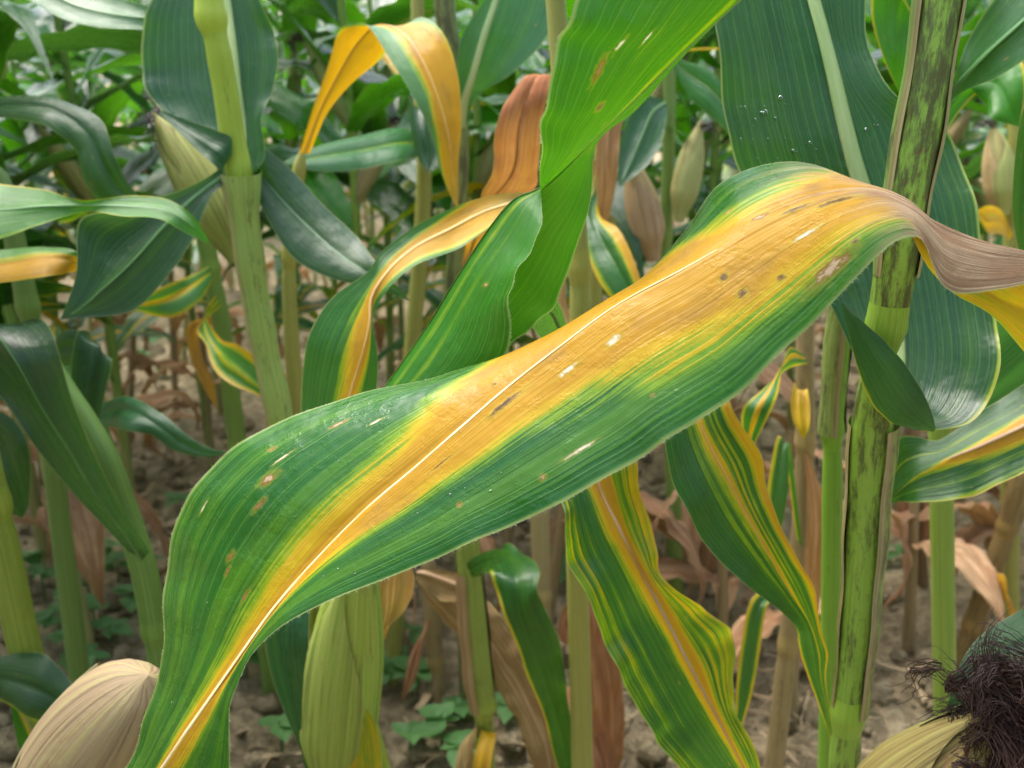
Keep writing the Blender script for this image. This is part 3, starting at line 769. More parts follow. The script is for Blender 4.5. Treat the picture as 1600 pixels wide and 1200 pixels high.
# ---- stalk with the clasping leaf at the back left
clasp = Plant('maize plant with pale spotted stalk, broad clasping leaf and ear with dark silk behind it',
              [(296, -300, .94, 40), (326, -10, .95, 44), (331, 34, .95, 46), (335, 50, .95, 41), (350, 130, .955, 38), (366, 230, .96, 40), (374, 270, .96, 42), (379, 330, .965, 36),
               (391, 420, .97, 37), (408, 520, .975, 38), (436, 650, .98, 36), (470, 800, .99, 42), (500, 900, 1.0, 42)], (0.32, 0.44, 0.045, 1), 'stalk', nodes=(30,), dry=[.1, .3, .2, .4, .45, .4])
clasp.sheath([(374, 268, .96, 50), (379, 330, .965, 43), (391, 420, .97, 44), (408, 520, .975, 45), (436, 650, .98, 44)], (0.30, 0.43, 0.11, 1), gap=1.2, turn=3.0, dry=.42, flare=.35, edge_dry=.8)
clasp.leaf([(380, 278, 350, 266, 402, 270, .975, -.01, -.02), (380, 236, 296, 216, 414, 240, .985, -.02, -.02), (376, 190, 256, 177, 409, 188, .995, -.01, -.01),
            (369, 140, 228, 140, 425, 140, 1.0, 0, 0), (363, 80, 220, 90, 435, 92, 1.01, 0, 0), (357, 30, 226, 30, 426, 45, 1.02, 0, 0), (350, -20, 240, -20, 402, -10, 1.03, 0, 0),
            (335, -120, 255, -130, 385, -110, 1.07, 0, 0), (310, -220, 280, -225, 340, -215, 1.15, 0, 0), (300, -240, 299, -240, 301, -240, 1.25, 0, 0)],
           TEAL, rib='midrib', rib_w=(.006, .003), nt=100, ns=18, cup=[-.1, -.16, -.12, -.08, -.05], wav=.002,
           flaps=[([(249, 174, 250, 172, 248, 176, .985, 0, 0), (290, 205, 300, 191, 278, 205, .965, 0, 0), (325, 228, 340, 205, 312, 238, .95, 0, 0), (345, 242, 363, 219, 334, 257, .942, 0, 0), (352, 256, 362, 240, 346, 267, .942, 0, 0)],
                   dict(nt=40, ns=8, cup=-.12))])
clasp.leaf([(398, 262, 402, 222, 394, 288, .985, 0, -.01), (440, 312, 452, 262, 424, 352, .975, .02, -.02), (490, 362, 507, 322, 464, 408, .955, .02, -.02),
            (540, 404, 560, 372, 528, 438, .93, .02, -.01), (585, 432, 592, 415, 575, 446, .91, 0, 0), (640, 470, 641, 470, 639, 470, .90, 0, 0)], DARK, cup=.12, rib='midrib_green', rib_w=(.002, .0006))
clasp.leaf([(352, 272, 358, 282, 346, 262, .95, 0, 0), (316, 298, 334, 302, 312, 284, .935, 0, 0), (258, 352, 300, 376, 190, 327, .915, 0, 0), (205, 410, 255, 440, 124, 346, .90, 0, 0.02),
            (160, 452, 205, 486, 119, 425, .89, 0, .01), (120, 486, 142, 496, 104, 475, .885, 0, 0), (94, 499, 94, 499, 94, 499, .88, 0, 0)], (0.009, 0.045, 0.026, 1), cup=-.1, rib='midrib_green', rib_w=(.0022, .0004))
clasp.ear((375, 410, 1.06), (236, 172, 1.12), 33, (0.22, 0.235, 0.045, 1), silk=50, seed=3)

# ---- plant standing outside the frame on the left whose leaf twists into view
outl = Plant('maize plant whose bright green leaf twists to a grey-green drooping tip beside the dark leaf',
             [(-260, -400, .86, 40), (-240, 100, .86, 44), (-225, 700, .86, 48)], STALKG, nodes=(100, 700))
outl.leaf([(-232, 330, -235, 310, -230, 350, .86, 0, 0), (-120, 320, -115, 262, -125, 385, .86, .03, -.02), (0, 328, 0, 287, 0, 373, .855, .03, -.02), (65, 322, 68, 296, 60, 352, .85, .02, -.01),
           (130, 321, 128, 313, 134, 331, .845, 0, 0), (200, 322, 210, 305, 192, 338, .84, .01, -.01), (262, 330, 268, 314, 252, 343, .835, .01, -.01), (302, 354, 306, 343, 296, 367, .83, 0, 0), (329, 380, 329, 379, 328, 381, .828, 0, 0)],
          (0.03, 0.17, 0.01, 1), cup=[.15, .15, -.05, -.1, -.1], edge=[.03, .05, .06, .03], soft=.2, rib='midrib_green', rib_w=(.002, .0004))
outl.leaf([(-228, 470, -232, 455, -226, 480, .86, 0, 0), (-110, 420, -110, 385, -110, 452, .9, 0, 0), (0, 416, 0, 390, 0, 442, .92, 0.02, -.02), (70, 405, 70, 386, 72, 432, .92, .02, -.02), (118, 408, 124, 396, 116, 424, .925, 0, 0), (138, 416, 138, 416, 138, 416, .93, 0, 0)],
          (0.05, 0.18, 0.02, 1), midR=[.6, .9, 1.1, 1.1, 1.1], midL=[0, .1, .2, .3, .5], dry=[0, .1, .35, .1, 0], soft=.4, cup=.1)

# ---- dark drooping leaf and its stalk
droop = Plant('maize plant with big dark blue-green leaf drooping in front of its thin green stalk',
              [(52, 500, .99, 12), (92, 590, .97, 30), (128, 650, .955, 37), (160, 705, .945, 39), (200, 810, .94, 40), (222, 880, .935, 42), (243, 990, .935, 40), (256, 1060, .935, 38)], (0.11, 0.22, 0.04, 1), nodes=(985,))
droop.leaf([(222, 878, 204, 866, 234, 862, .925, 0, 0), (197, 838, 166, 826, 220, 838, .90, 0, 0), (150, 775, 100, 755, 188, 790, .875, 0, 0), (105, 700, 50, 692, 151, 718, .855, 0, 0), (62, 632, -5, 615, 112, 622, .845, .02, -.01),
            (25, 565, -55, 575, 93, 555, .845, .03, -.01), (-12, 515, -95, 528, 78, 512, .87, .03, 0), (-60, 510, -135, 525, 30, 505, .94, .03, 0), (-110, 560, -150, 570, -40, 560, 1.0, 0, 0), (-150, 640, -151, 640, -149, 640, 1.05, 0, 0)],
           (0.009, 0.042, 0.024, 1), cup=-.08, rib='midrib_green', rib_w=(.0018, .0005), nt=110)
droop.leaf([(-40, 650, -40, 640, -40, 660, 1.0, 0, 0), (0, 690, 15, 650, -20, 730, .99, 0, 0), (20, 740, 45, 700, 0, 790, .98, 0, 0), (40, 800, 45, 790, 35, 810, .98, 0, 0)], DARK, cup=.1)

# ---- yellow-edged stub stalk bottom left
low = Plant('maize plant with yellow-green stalk and short dark leaf with an orange margin',
            [(-60, 560, .86, 46), (-12, 780, .87, 50), (14, 900, .88, 50), (42, 1025, .89, 50), (72, 1130, .90, 44), (98, 1260, .91, 42)], (0.20, 0.28, 0.035, 1), dry=.2, nodes=(790, 1120))
low.leaf([(-90, 1060, -95, 1040, -90, 1080, .90, 0, 0), (-30, 1058, -30, 1035, -25, 1085, .87, 0, 0), (18, 1064, 30, 1020, 18, 1104, .85, .02, -.01), (60, 1078, 72, 1024, 50, 1126, .84, .02, -.01), (95, 1095, 108, 1062, 90, 1126, .835, .01, 0), (122, 1098, 123, 1094, 121, 1106, .83, 0, 0)],
         DARK, cup=.15, edgeR=[.1, .12, .08, .05], soft=.12)
low.leaf([(18, 1098, 20, 1090, 16, 1104, .85, 0, 0), (36, 1150, 46, 1140, 26, 1156, .86, 0, 0), (50, 1200, 60, 1200, 36, 1200, .88, 0, 0), (60, 1300, 60, 1300, 60, 1300, .9, 0, 0)], LUSH, cup=.1, edgeL=[.3], soft=.2)

# ---- arched yellow leaf
arch = Plant('maize plant whose yellowed leaf arches over with its orange tip pointing down',
             [(474, 226, 1.28, 8), (470, 250, 1.28, 22), (452, 400, 1.285, 22), (455, 520, 1.29, 24), (466, 650, 1.3, 26), (480, 900, 1.31, 26)], STALKY, dry=.15, nodes=(400,))
arch.leaf([(476, 240, 468, 238, 484, 240, 1.27, 0, 0), (500, 174, 489, 170, 512, 176, 1.25, 0, 0), (528, 118, 511, 108, 546, 134, 1.23, 0, 0), (560, 66, 531, 46, 592, 94, 1.20, 0, 0), (592, 38, 556, 36, 628, 48, 1.16, .02, 0),
           (630, 52, 577, 43, 660, 27, 1.12, 0, .02), (658, 90, 611, 95, 695, 56, 1.09, -.01, .01), (684, 150, 646, 152, 716, 122, 1.07, -.01, .01), (701, 213, 675, 215, 721, 192, 1.06, 0, .01), (707, 268, 691, 275, 716, 258, 1.06, 0, 0), (716, 330, 716, 330, 716, 330, 1.06, 0, 0)],
          (0.07, 0.19, 0.06, 1), midL=[1.2, 1.2, 1.2, .9, .25, .3, .35, .8, 1.2], midR=[1.2, 1.2, 1.2, 1.0, .6, .9, 1.2, 1.2, 1.2], dry=[0, 0, 0, 0, .2, .3, .25, .25, .35, .5], cup=.08, nt=120, rib='midrib_orange', rib_w=(.0012, .0004), soft=.35)

# ---- plant behind with the mottled thin stalk and grey-green upright leaf
mott = Plant('maize plant with thin dark-mottled stalk and upright grey-green leaf beside the arched yellow one',
             [(690, -200, 1.36, 34), (694, 0, 1.36, 34), (712, 140, 1.36, 30), (722, 240, 1.36, 22), (716, 340, 1.36, 24), (706, 480, 1.36, 28), (720, 800, 1.37, 28)], (0.16, 0.21, 0.06, 1), 'stalk_spotted', nodes=(180, 480), dry=.4)
mott.leaf([(722, 200, 716, 205, 730, 195, 1.35, 0, 0), (726, 160, 716, 150, 745, 150, 1.34, 0, 0), (738, 120, 715, 100, 790, 122, 1.33, 0, 0), (755, 60, 722, 55, 848, 68, 1.33, 0, 0), (775, 0, 760, -10, 880, 0, 1.34, 0, 0), (800, -90, 770, -100, 880, -80, 1.36, 0, 0), (830, -160, 830, -160, 831, -160, 1.4, 0, 0)],
          PALE, cup=-.08, rib='midrib', rib_w=(.005, .003))
mott.leaf([(725, 420, 722, 410, 728, 430, 1.34, 0, 0), (770, 310, 745, 318, 836, 300, 1.10, 0, 0), (806, 250, 772, 252, 842, 248, 1.02, 0, 0), (812, 192, 774, 202, 848, 188, 1.0, 0, 0), (828, 142, 796, 148, 858, 138, 1.0, 0, 0), (842, 118, 822, 121, 860, 118, 1.01, 0, 0), (862, 140, 850, 135, 872, 145, 1.03, 0, 0), (872, 200, 872, 200, 872, 200, 1.05, 0, 0)],
          (0.22, 0.055, 0.015, 1), full=1, dry=[.6, .5, .65, .75, .8, .9], edgeR=[0], cup=[.1, .15], rib='midrib_dry', rib_w=(.002, .0008), wav=.003, label='dry orange brown leaf standing upright')

# ---- folded yellow leaf behind the twisted blade
fold = Plant('maize plant whose folded leaf turns from pinkish yellow to green with an orange midrib',
             [(850, -250, .90, 30), (880, 150, .90, 32), (905, 420, .90, 34), (900, 800, .91, 34), (905, 1000, .92, 34)], STALKY, dry=.2, nodes=(420,))
fold.leaf([(895, 330, 895, 318, 893, 342, .90, 0, 0), (832, 312, 830, 301, 822, 328, .87, 0, -.01), (762, 328, 757, 308, 778, 346, .845, .01, -.02), (702, 358, 700, 328, 717, 388, .82, .01, -.02), (642, 390, 640, 359, 647, 416, .80, .01, -.02), (602, 428, 593, 397, 608, 450, .785, .01, -.01),
           (581, 462, 575, 424, 590, 478, .775, .01, 0), (577, 505, 520, 464, 583, 505, .765, .02, 0), (567, 550, 484, 520, 589, 548, .76, .02, 0), (552, 598, 472, 590, 590, 590, .76, .02, 0), (540, 640, 470, 650, 585, 630, .76, .02, 0), (520, 740, 470, 750, 560, 730, .765, 0, 0), (505, 850, 505, 850, 505, 850, .77, 0, 0)],
          (0.02, 0.12, 0.02, 1), midL=[1.2, 1.2, 1.1, .6, .35, .35, .18, .14, .14, .1], midR=[1.2, 1.2, .9, .7, .6, .5, .35, .35, .3, .2], dry=[.9, .7, .4, .15, .1, .25, .1, .1, .05, 0], cup=[.1, .12, .05, -.06, -.06], rib='midrib_orange', rib_w=(.0013, .0006), nt=130, soft=.3)

fold.leaf([(905, 560, 900, 570, 910, 550, .89, 0, 0), (868, 500, 835, 515, 880, 490, .74, 0, 0), (852, 450, 815, 460, 872, 440, .67, 0, 0), (866, 385, 832, 392, 888, 378, .65, 0, 0), (880, 310, 850, 312, 908, 305, .645, 0, 0), (900, 235, 870, 235, 925, 228, .645, 0, 0), (930, 150, 895, 160, 965, 140, .65, 0, 0), (970, 60, 930, 70, 1010, 50, .67, 0, 0), (1010, -20, 1009, -20, 1011, -20, .70, 0, 0)],  # extra leaf hidden behind the twisted blade, added to block its backlight
          DARK, cup=-.05, rib='midrib_green', rib_w=(.0016, .0005))
# ---- striped leaves below the big one
stripe = Plant('maize plant with thin bright green stalk and two yellow-striped leaves',
               [(1345, 150, .74, 34), (1326, 380, .745, 36), (1313, 500, .75, 38), (1303, 610, .755, 38), (1299, 672, .757, 36), (1300, 690, .757, 30), (1300, 800, .76, 31), (1298, 950, .765, 30), (1292, 1210, .77, 28)], (0.17, 0.36, 0.025, 1), nodes=(672,), dry=[.3, .35, .2, 0, 0])
stripe.sheath([(1327, 370, .745, 40), (1313, 500, .75, 42), (1303, 610, .755, 42), (1299, 676, .757, 40)], (0.22, 0.30, 0.07, 1), 'stalk_spotted', gap=1.0, turn=0.9, dry=.2)
stripe.leaf([(1320, 420, 1324, 412, 1316, 430, .735, 0, 0), (1230, 440, 1250, 410, 1215, 470, .70, 0, 0), (1130, 530, 1170, 505, 1090, 560, .67, 0, 0), (1085, 620, 1135, 590, 1035, 645, .65, 0, -.01), (1097, 668, 1145, 642, 1040, 702, .64, 0, -.02), (1130, 735, 1190, 712, 1062, 778, .63, .01, -.025),
             (1165, 802, 1204, 785, 1105, 853, .625, .01, -.02), (1203, 870, 1243, 866, 1163, 912, .625, 0, -.015), (1237, 930, 1275, 930, 1222, 957, .63, 0, -.01), (1266, 978, 1284, 990, 1245, 985, .635, 0, -.005), (1278, 1020, 1294, 1022, 1250, 1018, .64, 0, 0),
             (1282, 1062, 1290, 1058, 1264, 1062, .645, 0, 0), (1292, 1112, 1296, 1110, 1282, 1110, .65, 0, 0), (1304, 1168, 1304, 1168, 1303, 1168, .655, 0, 0)],
            (0.014, 0.085, 0.017, 1), midL=[.1, .12, .16, .16, .12, .12, .1, .05], midR=[.1, .12, .15, .1, .06, .02, 0, 0], edgeL=[.1, .1, .15, .25, .25, .22, .2, 0], edgeR=[0, 0, 0, 0, 0, 0, .15, .2], cup=[.08, -.08, -.1, -.05, .05], rib='midrib_orange', rib_w=(.0010, .0003), rib_t=(0, .7), nt=140, ns=20, soft=.26, emax=.85, lines=((-.32, .06, .5), (-.5, .05, .45), (.28, .05, .35)), wav=.0015)
stripe.leaf([(1318, 440, 1322, 432, 1314, 448, .735, 0, 0), (1150, 520, 1165, 490, 1130, 550, .71, 0, 0), (1000, 570, 1030, 540, 970, 600, .68, 0, 0), (915, 650, 965, 620, 865, 690, .65, 0, 0), (932, 748, 990, 715, 880, 792, .635, .01, -.02), (965, 820, 1020, 830, 886, 862, .625, .01, -.02), (1002, 893, 1040, 905, 926, 955, .62, 0, -.02),
             (1045, 975, 1102, 952, 962, 1042, .618, .01, -.02), (1083, 1050, 1149, 1000, 1003, 1118, .615, .02, -.02), (1118, 1116, 1143, 1088, 1042, 1178, .615, .01, -.02), (1153, 1182, 1178, 1168, 1102, 1240, .62, 0, -.01), (1210, 1290, 1212, 1288, 1208, 1292, .63, 0, 0)],
            (0.015, 0.095, 0.018, 1), midL=[.2, .2, .3, .4, .36, .3, .2, .1], midR=[.15, .15, .2, .22, .18, .1, .08, .05], edgeL=[.05, .05, .1, .18, .22, .15, .08], emax=.5, edgeR=[.02, .02, .04, .05, .04, .03, .02], lines=((-.30, .05, .7), (-.48, .05, .8), (-.66, .06, .9), (-.82, .05, .8), (.72, .05, .6), (.88, .04, .7), (.5, .03, .3)), dry=[0, 0, 0, .05, 0, 0, 0], cup=[.05, -.1, -.08], rib='midrib_dry', rib_w=(.0022, .0006), nt=150, ns=22, soft=.24, wav=.003, wlen=.05, crumple=.005)

# ---- wavy green leaf and its stalk
wavy = Plant('maize plant with brown-edged two-tone stalk and wavy dark green leaf with an orange margin',
             [(716, 640, 1.06, 34), (728, 800, 1.07, 38), (733, 880, 1.075, 36), (738, 960, 1.08, 44), (748, 1060, 1.085, 44), (755, 1102, 1.09, 40), (757, 1130, 1.09, 30), (760, 1200, 1.1, 28)], (0.22, 0.30, 0.05, 1), nodes=(1104,), dry=[.1, .1, .5, .2])
wavy.sheath([(733, 890, 1.075, 42), (739, 960, 1.08, 50), (748, 1060, 1.085, 49), (754, 1104, 1.09, 44)], (0.26, 0.15, 0.075, 1), gap=1.7, turn=0.95, dry=.3)
wavy.leaf([(734, 892, 728, 880, 738, 902, 1.06, 0, 0), (765, 876, 770, 857, 758, 898, 1.02, .02, -.02), (797, 882, 815, 861, 766, 894, .97, .02, -.02), (808, 915, 843, 892, 771, 912, .93, .01, 0), (812, 950, 839, 922, 783, 948, .92, 0, 0), (832, 1010, 869, 985, 806, 1006, .92, 0, 0), (852, 1065, 882, 1045, 828, 1068, .93, 0, 0),
           (867, 1112, 887, 1090, 849, 1116, .94, 0, 0), (881, 1162, 896, 1156, 863, 1172, .95, 0, 0), (893, 1260, 893, 1260, 892, 1260, .96, 0, 0)],
          (0.010, 0.075, 0.010, 1), edgeR=[0, 0, .12, .16, .16, .12, .05, 0], cup=[.1, .1, -.08, -.1], wav=.004, wlen=.07, nt=110, soft=.12)
wavy.leaf([(742, 925, 738, 915, 746, 935, 1.10, 0, 0), (690, 905, 700, 892, 680, 935, 1.14, 0, 0), (652, 893, 660, 892, 650, 903, 1.16, 0, 0), (690, 925, 715, 912, 672, 945, 1.15, 0, 0), (745, 975, 785, 962, 722, 1000, 1.14, 0, 0), (795, 1045, 818, 1015, 772, 1070, 1.12, 0, 0), (828, 1105, 852, 1085, 806, 1125, 1.1, 0, 0), (852, 1165, 870, 1150, 828, 1185, 1.08, 0, 0), (862, 1290, 863, 1290, 861, 1290, 1.06, 0, 0)],
          (0.10, 0.10, 0.03, 1), full=1, dry=[1, 1, .95, 1, 1], cup=.12, rib='midrib_dry', rib_w=(.0026, .001), wav=.003, label='dry pinkish brown leaf hanging behind the stalk')
wavy.leaf([(757, 1140, 752, 1138, 762, 1142, 1.09, 0, 0), (762, 1150, 752, 1145, 775, 1150, 1.06, 0, 0), (755, 1175, 742, 1175, 770, 1178, 1.04, 0, 0), (750, 1290, 750, 1290, 751, 1290, 1.03, 0, 0)], (.1, .15, .02, 1), full=.85, cup=.15)
wavy.leaf([(757, 1138, 750, 1136, 760, 1142, 1.10, 0, 0), (735, 1150, 745, 1140, 722, 1160, 1.07, 0, 0), (725, 1190, 738, 1190, 712, 1190, 1.05, 0, 0), (722, 1300, 723, 1300, 721, 1300, 1.04, 0, 0)], (.1, .12, .02, 1), full=1, dry=.9, cup=.15)

# ---- stalk with the fat green ear
fat = Plant('maize plant with spotted yellow-green stalk and fat bright green ear hanging from it',
            [(500, 620, .80, 34), (500, 800, .805, 36), (498, 930, .81, 38), (498, 1060, .815, 40), (500, 1190, .82, 38), (503, 1260, .825, 36)], (0.40, 0.38, 0.06, 1), nodes=(800,), dry=.42)
fat.ear((520, 1260, .80), (566, 800, .775), 54, (0.27, 0.37, 0.045, 1), silk=0, seed=8, husks=3)
fat.leaf([(560, 1040, 556, 1050, 566, 1035, .80, 0, 0), (596, 1010, 588, 1045, 606, 980, .81, 0, 0), (612, 960, 588, 985, 632, 955, .82, 0, 0), (620, 905, 590, 905, 646, 895, .82, 0, 0), (618, 860, 618, 860, 619, 860, .82, 0, 0)], (.3, .26, .12, 1), full=.7, dry=[.6, .7, .8, .8], cup=.15, label='dry tan husk leaf')
fat.leaf([(496, 900, 500, 890, 490, 910, .80, 0, 0), (455, 940, 486, 935, 428, 950, .79, 0, 0), (448, 1000, 482, 1000, 414, 992, .775, 0, .02), (455, 1060, 484, 1062, 424, 1055, .77, 0, .02), (467, 1120, 486, 1120, 444, 1112, .77, 0, .01), (478, 1180, 487, 1180, 469, 1170, .775, 0, 0), (488, 1260, 489, 1260, 487, 1260, .78, 0, 0)], TEAL, cup=-.12, rib=None)
fat.leaf([(515, 1120, 510, 1125, 520, 1115, .79, 0, 0), (552, 1092, 556, 1088, 546, 1100, .77, 0, 0), (566, 1130, 582, 1122, 548, 1140, .765, 0, 0), (572, 1180, 595, 1175, 546, 1185, .765, 0, 0), (576, 1260, 596, 1260, 552, 1260, .77, 0, 0), (578, 1400, 578, 1400, 577, 1400, .78, 0, 0)], (.06, .2, .02, 1), full=[.4, .5, .55, .5], edgeL=[.2], cup=-.1, soft=.4)

# ---- ear with dark silk, low on the right
silkp = Plant('maize plant with a big yellowish ear ending in a mass of dark brown dried silk',
              [(1930, -420, .56, 40), (1830, 200, .56, 56), (1790, 600, .56, 62), (1740, 1000, .56, 68), (1700, 1400, .56, 70)], STALKG, nodes=(1000,))
silkp.ear((1330, 1370, .54), (1585, 1105, .50), 76, (0.30, 0.215, 0.06, 1), silk=2600, seed=12, spread=.42, silk_len=.055, husks=4, silk_r=.00045)
silkp.leaf([(1735, 1000, 1740, 985, 1730, 1015, .56, 0, 0), (1680, 955, 1690, 905, 1670, 1000, .57, 0, 0), (1600, 990, 1598, 951, 1602, 1045, .575, .02, -.02), (1545, 1025, 1530, 995, 1565, 1070, .57, .02, -.02), (1505, 1068, 1497, 1045, 1525, 1095, .565, .01, -.01), (1480, 1105, 1479, 1103, 1481, 1108, .56, 0, 0), (1455, 1130, 1455, 1130, 1455, 1130, .555, 0, 0)],
           (0.014, 0.075, 0.03, 1), cup=.1, rib=None)

# ---- striped leaf reaching in from the right
side = Plant('maize plant whose dark green leaf has an orange brown midrib and yellow lower margin',
             [(1960, -520, .74, 30), (1885, 0, .74, 46), (1850, 600, .74, 50), (1830, 1100, .75, 54)], STALKG, nodes=(600,))
side.leaf([(1850, 580, 1850, 595, 1852, 560, .74, 0, 0), (1740, 600, 1735, 670, 1745, 535, .73, -.02, .03), (1600, 665, 1604, 737, 1596, 603, .72, -.02, .03), (1530, 697, 1538, 767, 1524, 648, .715, -.02, .03), (1470, 722, 1483, 783, 1464, 688, .715, -.02, .02), (1432, 742, 1430, 785, 1432, 682, .72, -.01, .02), (1402, 768, 1404, 784, 1404, 690, .73, 0, .01), (1380, 790, 1380, 792, 1380, 788, .735, 0, 0)],
          (0.014, 0.08, 0.018, 1), midL=[.3, .35, .35, .3, .1, 0], midR=[.3, .32, .3, .2, 0, 0], edgeL=[.10, .10, .10, .08, .05, 0], dry=[.1, .05, 0, 0, 0], cup=-.08, rib='midrib_dry', rib_w=(.003, .0006), rib_t=(0, .75), nt=110, wav=.0015, soft=.2, lines=((-.55, .04, .4), (.55, .04, .4)))
side.leaf([(1850, 400, 1850, 390, 1850, 415, .74, 0, 0), (1700, 470, 1690, 400, 1710, 540, .80, 0, 0), (1600, 560, 1590, 470, 1610, 620, .82, 0, 0), (1555, 600, 1540, 520, 1560, 645, .83, 0, 0), (1500, 650, 1490, 640, 1505, 660, .84, 0, 0)], PALE, cup=.1)
side.leaf([(1855, 300, 1855, 280, 1855, 320, .74, 0, 0), (1720, 150, 1700, 80, 1740, 220, .74, 0, 0), (1640, 180, 1625, 120, 1665, 260, .75, 0, 0), (1600, 320, 1582, 300, 1640, 340, .76, 0, 0), (1600, 430, 1599, 430, 1601, 430, .77, 0, 0)], DARK, cup=.1)

# ---- upper right
upr = Plant('maize plant with broad dark green leaf sloping up beside the blotched stalk',
            [(1440, -400, .96, 30), (1452, 0, .96, 32), (1462, 200, .96, 34), (1470, 700, .97, 36)], STALKG, nodes=(160,))
upr.leaf([(1462, 170, 1458, 165, 1466, 175, .95, 0, 0), (1497, 132, 1490, 120, 1502, 145, .93, 0, 0), (1535, 90, 1513, 62, 1556, 122, .90, .03, -.02), (1595, 35, 1556, -5, 1625, 78, .87, .04, -.03), (1680, -40, 1640, -90, 1710, 20, .85, .04, -.03), (1800, -100, 1799, -100, 1801, -100, .85, 0, 0)], (0.010, 0.07, 0.018, 1), cup=-.12, rib='midrib_green', rib_w=(.003, .001))
upr.leaf([(1466, 210, 1462, 205, 1470, 215, .97, 0, 0), (1510, 140, 1500, 125, 1522, 150, .99, 0, 0), (1555, 130, 1540, 165, 1590, 92, .98, 0, 0), (1575, 165, 1550, 185, 1602, 130, .96, 0, 0), (1592, 198, 1592, 198, 1593, 198, .95, 0, 0)], LUSH, cup=-.12, edgeR=.12)
upr.leaf([(1450, 60, 1446, 60, 1454, 60, .97, 0, 0), (1420, -40, 1370, -50, 1440, -40, 1.0, 0, 0), (1400, 30, 1362, 25, 1432, 35, 1.0, 0, 0), (1400, 85, 1380, 90, 1420, 85, .99, 0, 0), (1408, 150, 1408, 150, 1409, 150, .99, 0, 0)], LUSH, cup=.12, edgeL=.1)

# ---- ears seen between the leaves
pearl = Plant('maize plant with an upright pale ear and a bright yellow leaf under it',
              [(1585, -50, 1.48, 24), (1588, 200, 1.48, 24), (1580, 420, 1.48, 26), (1578, 800, 1.5, 28)], STALKY, nodes=(330,), dry=.2)
pearl.ear((1566, 335, 1.46), (1552, 192, 1.47), 22, (0.42, 0.36, 0.13, 1), silk=40, seed=21, silk_len=.035)
pearl.leaf([(1580, 370, 1584, 366, 1578, 376, 1.46, 0, 0), (1560, 345, 1560, 325, 1562, 366, 1.42, 0, 0), (1540, 345, 1540, 322, 1540, 360, 1.40, 0, 0), (1525, 330, 1525, 330, 1525, 330, 1.4, 0, 0)], (.06, .18, .02, 1), full=.8, cup=.1)
tanear = Plant('maize plant with a dry tan ear bending away from a slim green stalk',
               [(1040, -120, 1.52, 18), (1046, 100, 1.52, 20), (1044, 250, 1.52, 20), (1040, 380, 1.52, 20), (1050, 700, 1.53, 24)], (0.14, 0.24, 0.05, 1), nodes=(370,))
tanear.ear((1022, 405, 1.48), (984, 240, 1.46), 25, (0.46, 0.33, 0.16, 1), silk=30, seed=31, silk_len=.03)
tanear.ear((1060, 345, 1.49), (1096, 185, 1.48), 19, (0.44, 0.40, 0.16, 1), silk=40, seed=33, silk_len=.035)
tanear.leaf([(1040, 160, 1036, 155, 1044, 165, 1.50, 0, 0), (1020, 175, 1002, 150, 1040, 195, 1.46, 0, 0), (1000, 220, 975, 205, 1028, 235, 1.42, 0, 0), (985, 255, 966, 250, 1008, 262, 1.40, 0, 0), (968, 292, 968, 292, 969, 292, 1.38, 0, 0)], TEAL, cup=.1, rib='midrib_green', rib_w=(.002, .0006))
tanear.leaf([(1046, 90, 1044, 80, 1050, 100, 1.50, 0, 0), (1075, 115, 1070, 95, 1075, 150, 1.46, 0, 0), (1110, 140, 1110, 110, 1105, 175, 1.42, 0, 0), (1150, 190, 1150, 165, 1140, 210, 1.40, 0, 0), (1180, 240, 1180, 240, 1180, 240, 1.4, 0, 0)], PALE, cup=.1, rib='midrib', rib_w=(.0025, .0008))
hang = Plant('maize plant with a papery grey brown leaf hanging straight down from it',
             [(930, -250, 1.30, 20), (945, 100, 1.30, 22), (930, 420, 1.30, 24), (925, 800, 1.31, 26)], STALKY, nodes=(130,), dry=.3)
hang.leaf([(945, 130, 940, 126, 950, 134, 1.29, 0, 0), (955, 150, 938, 150, 972, 150, 1.26, 0, 0), (950, 220, 932, 220, 968, 222, 1.24, 0, 0), (948, 290, 932, 290, 962, 292, 1.24, 0, 0), (942, 350, 934, 350, 950, 350, 1.25, 0, 0), (936, 420, 936, 420, 937, 420, 1.25, 0, 0)], (.2, .14, .08, 1), full=1, dry=1, cup=.2, wav=.003)
hang.leaf([(932, 300, 928, 296, 936, 305, 1.28, 0, 0), (925, 340, 912, 335, 940, 340, 1.22, 0, 0), (945, 385, 918, 395, 968, 360, 1.18, 0, 0), (968, 425, 936, 440, 990, 405, 1.15, 0, 0), (990, 470, 965, 480, 1004, 455, 1.13, 0, 0), (1000, 540, 1000, 540, 1001, 540, 1.12, 0, 0)], MID, edgeL=.15, edgeR=.5, emax=.9, cup=-.12, soft=.4)
hang.leaf([(930, 250, 926, 246, 934, 255, 1.28, 0, 0), (870, 460, 858, 440, 885, 470, 1.20, 0, 0), (880, 520, 862, 520, 898, 520, 1.18, 0, 0), (890, 640, 890, 640, 891, 640, 1.17, 0, 0)], (.12, .12, .03, 1), full=.9, dry=.7, cup=.15)
greyl = Plant('maize plant whose pale grey-green leaf lies level between the dark leaves',
              [(650, -200, 1.46, 20), (655, 100, 1.46, 22), (662, 230, 1.46, 24), (640, 600, 1.47, 26)], STALKY, nodes=(230,), dry=.15)
greyl.leaf([(660, 235, 660, 225, 660, 245, 1.45, 0, 0), (645, 225, 640, 203, 648, 245, 1.42, .03, -.03), (560, 236, 558, 213, 560, 265, 1.36, .03, -.03), (500, 245, 498, 228, 500, 268, 1.32, .02, -.02), (440, 255, 440, 254, 440, 258, 1.28, 0, 0)], PALE, cup=-.12, mid=.06, mmax=.3)
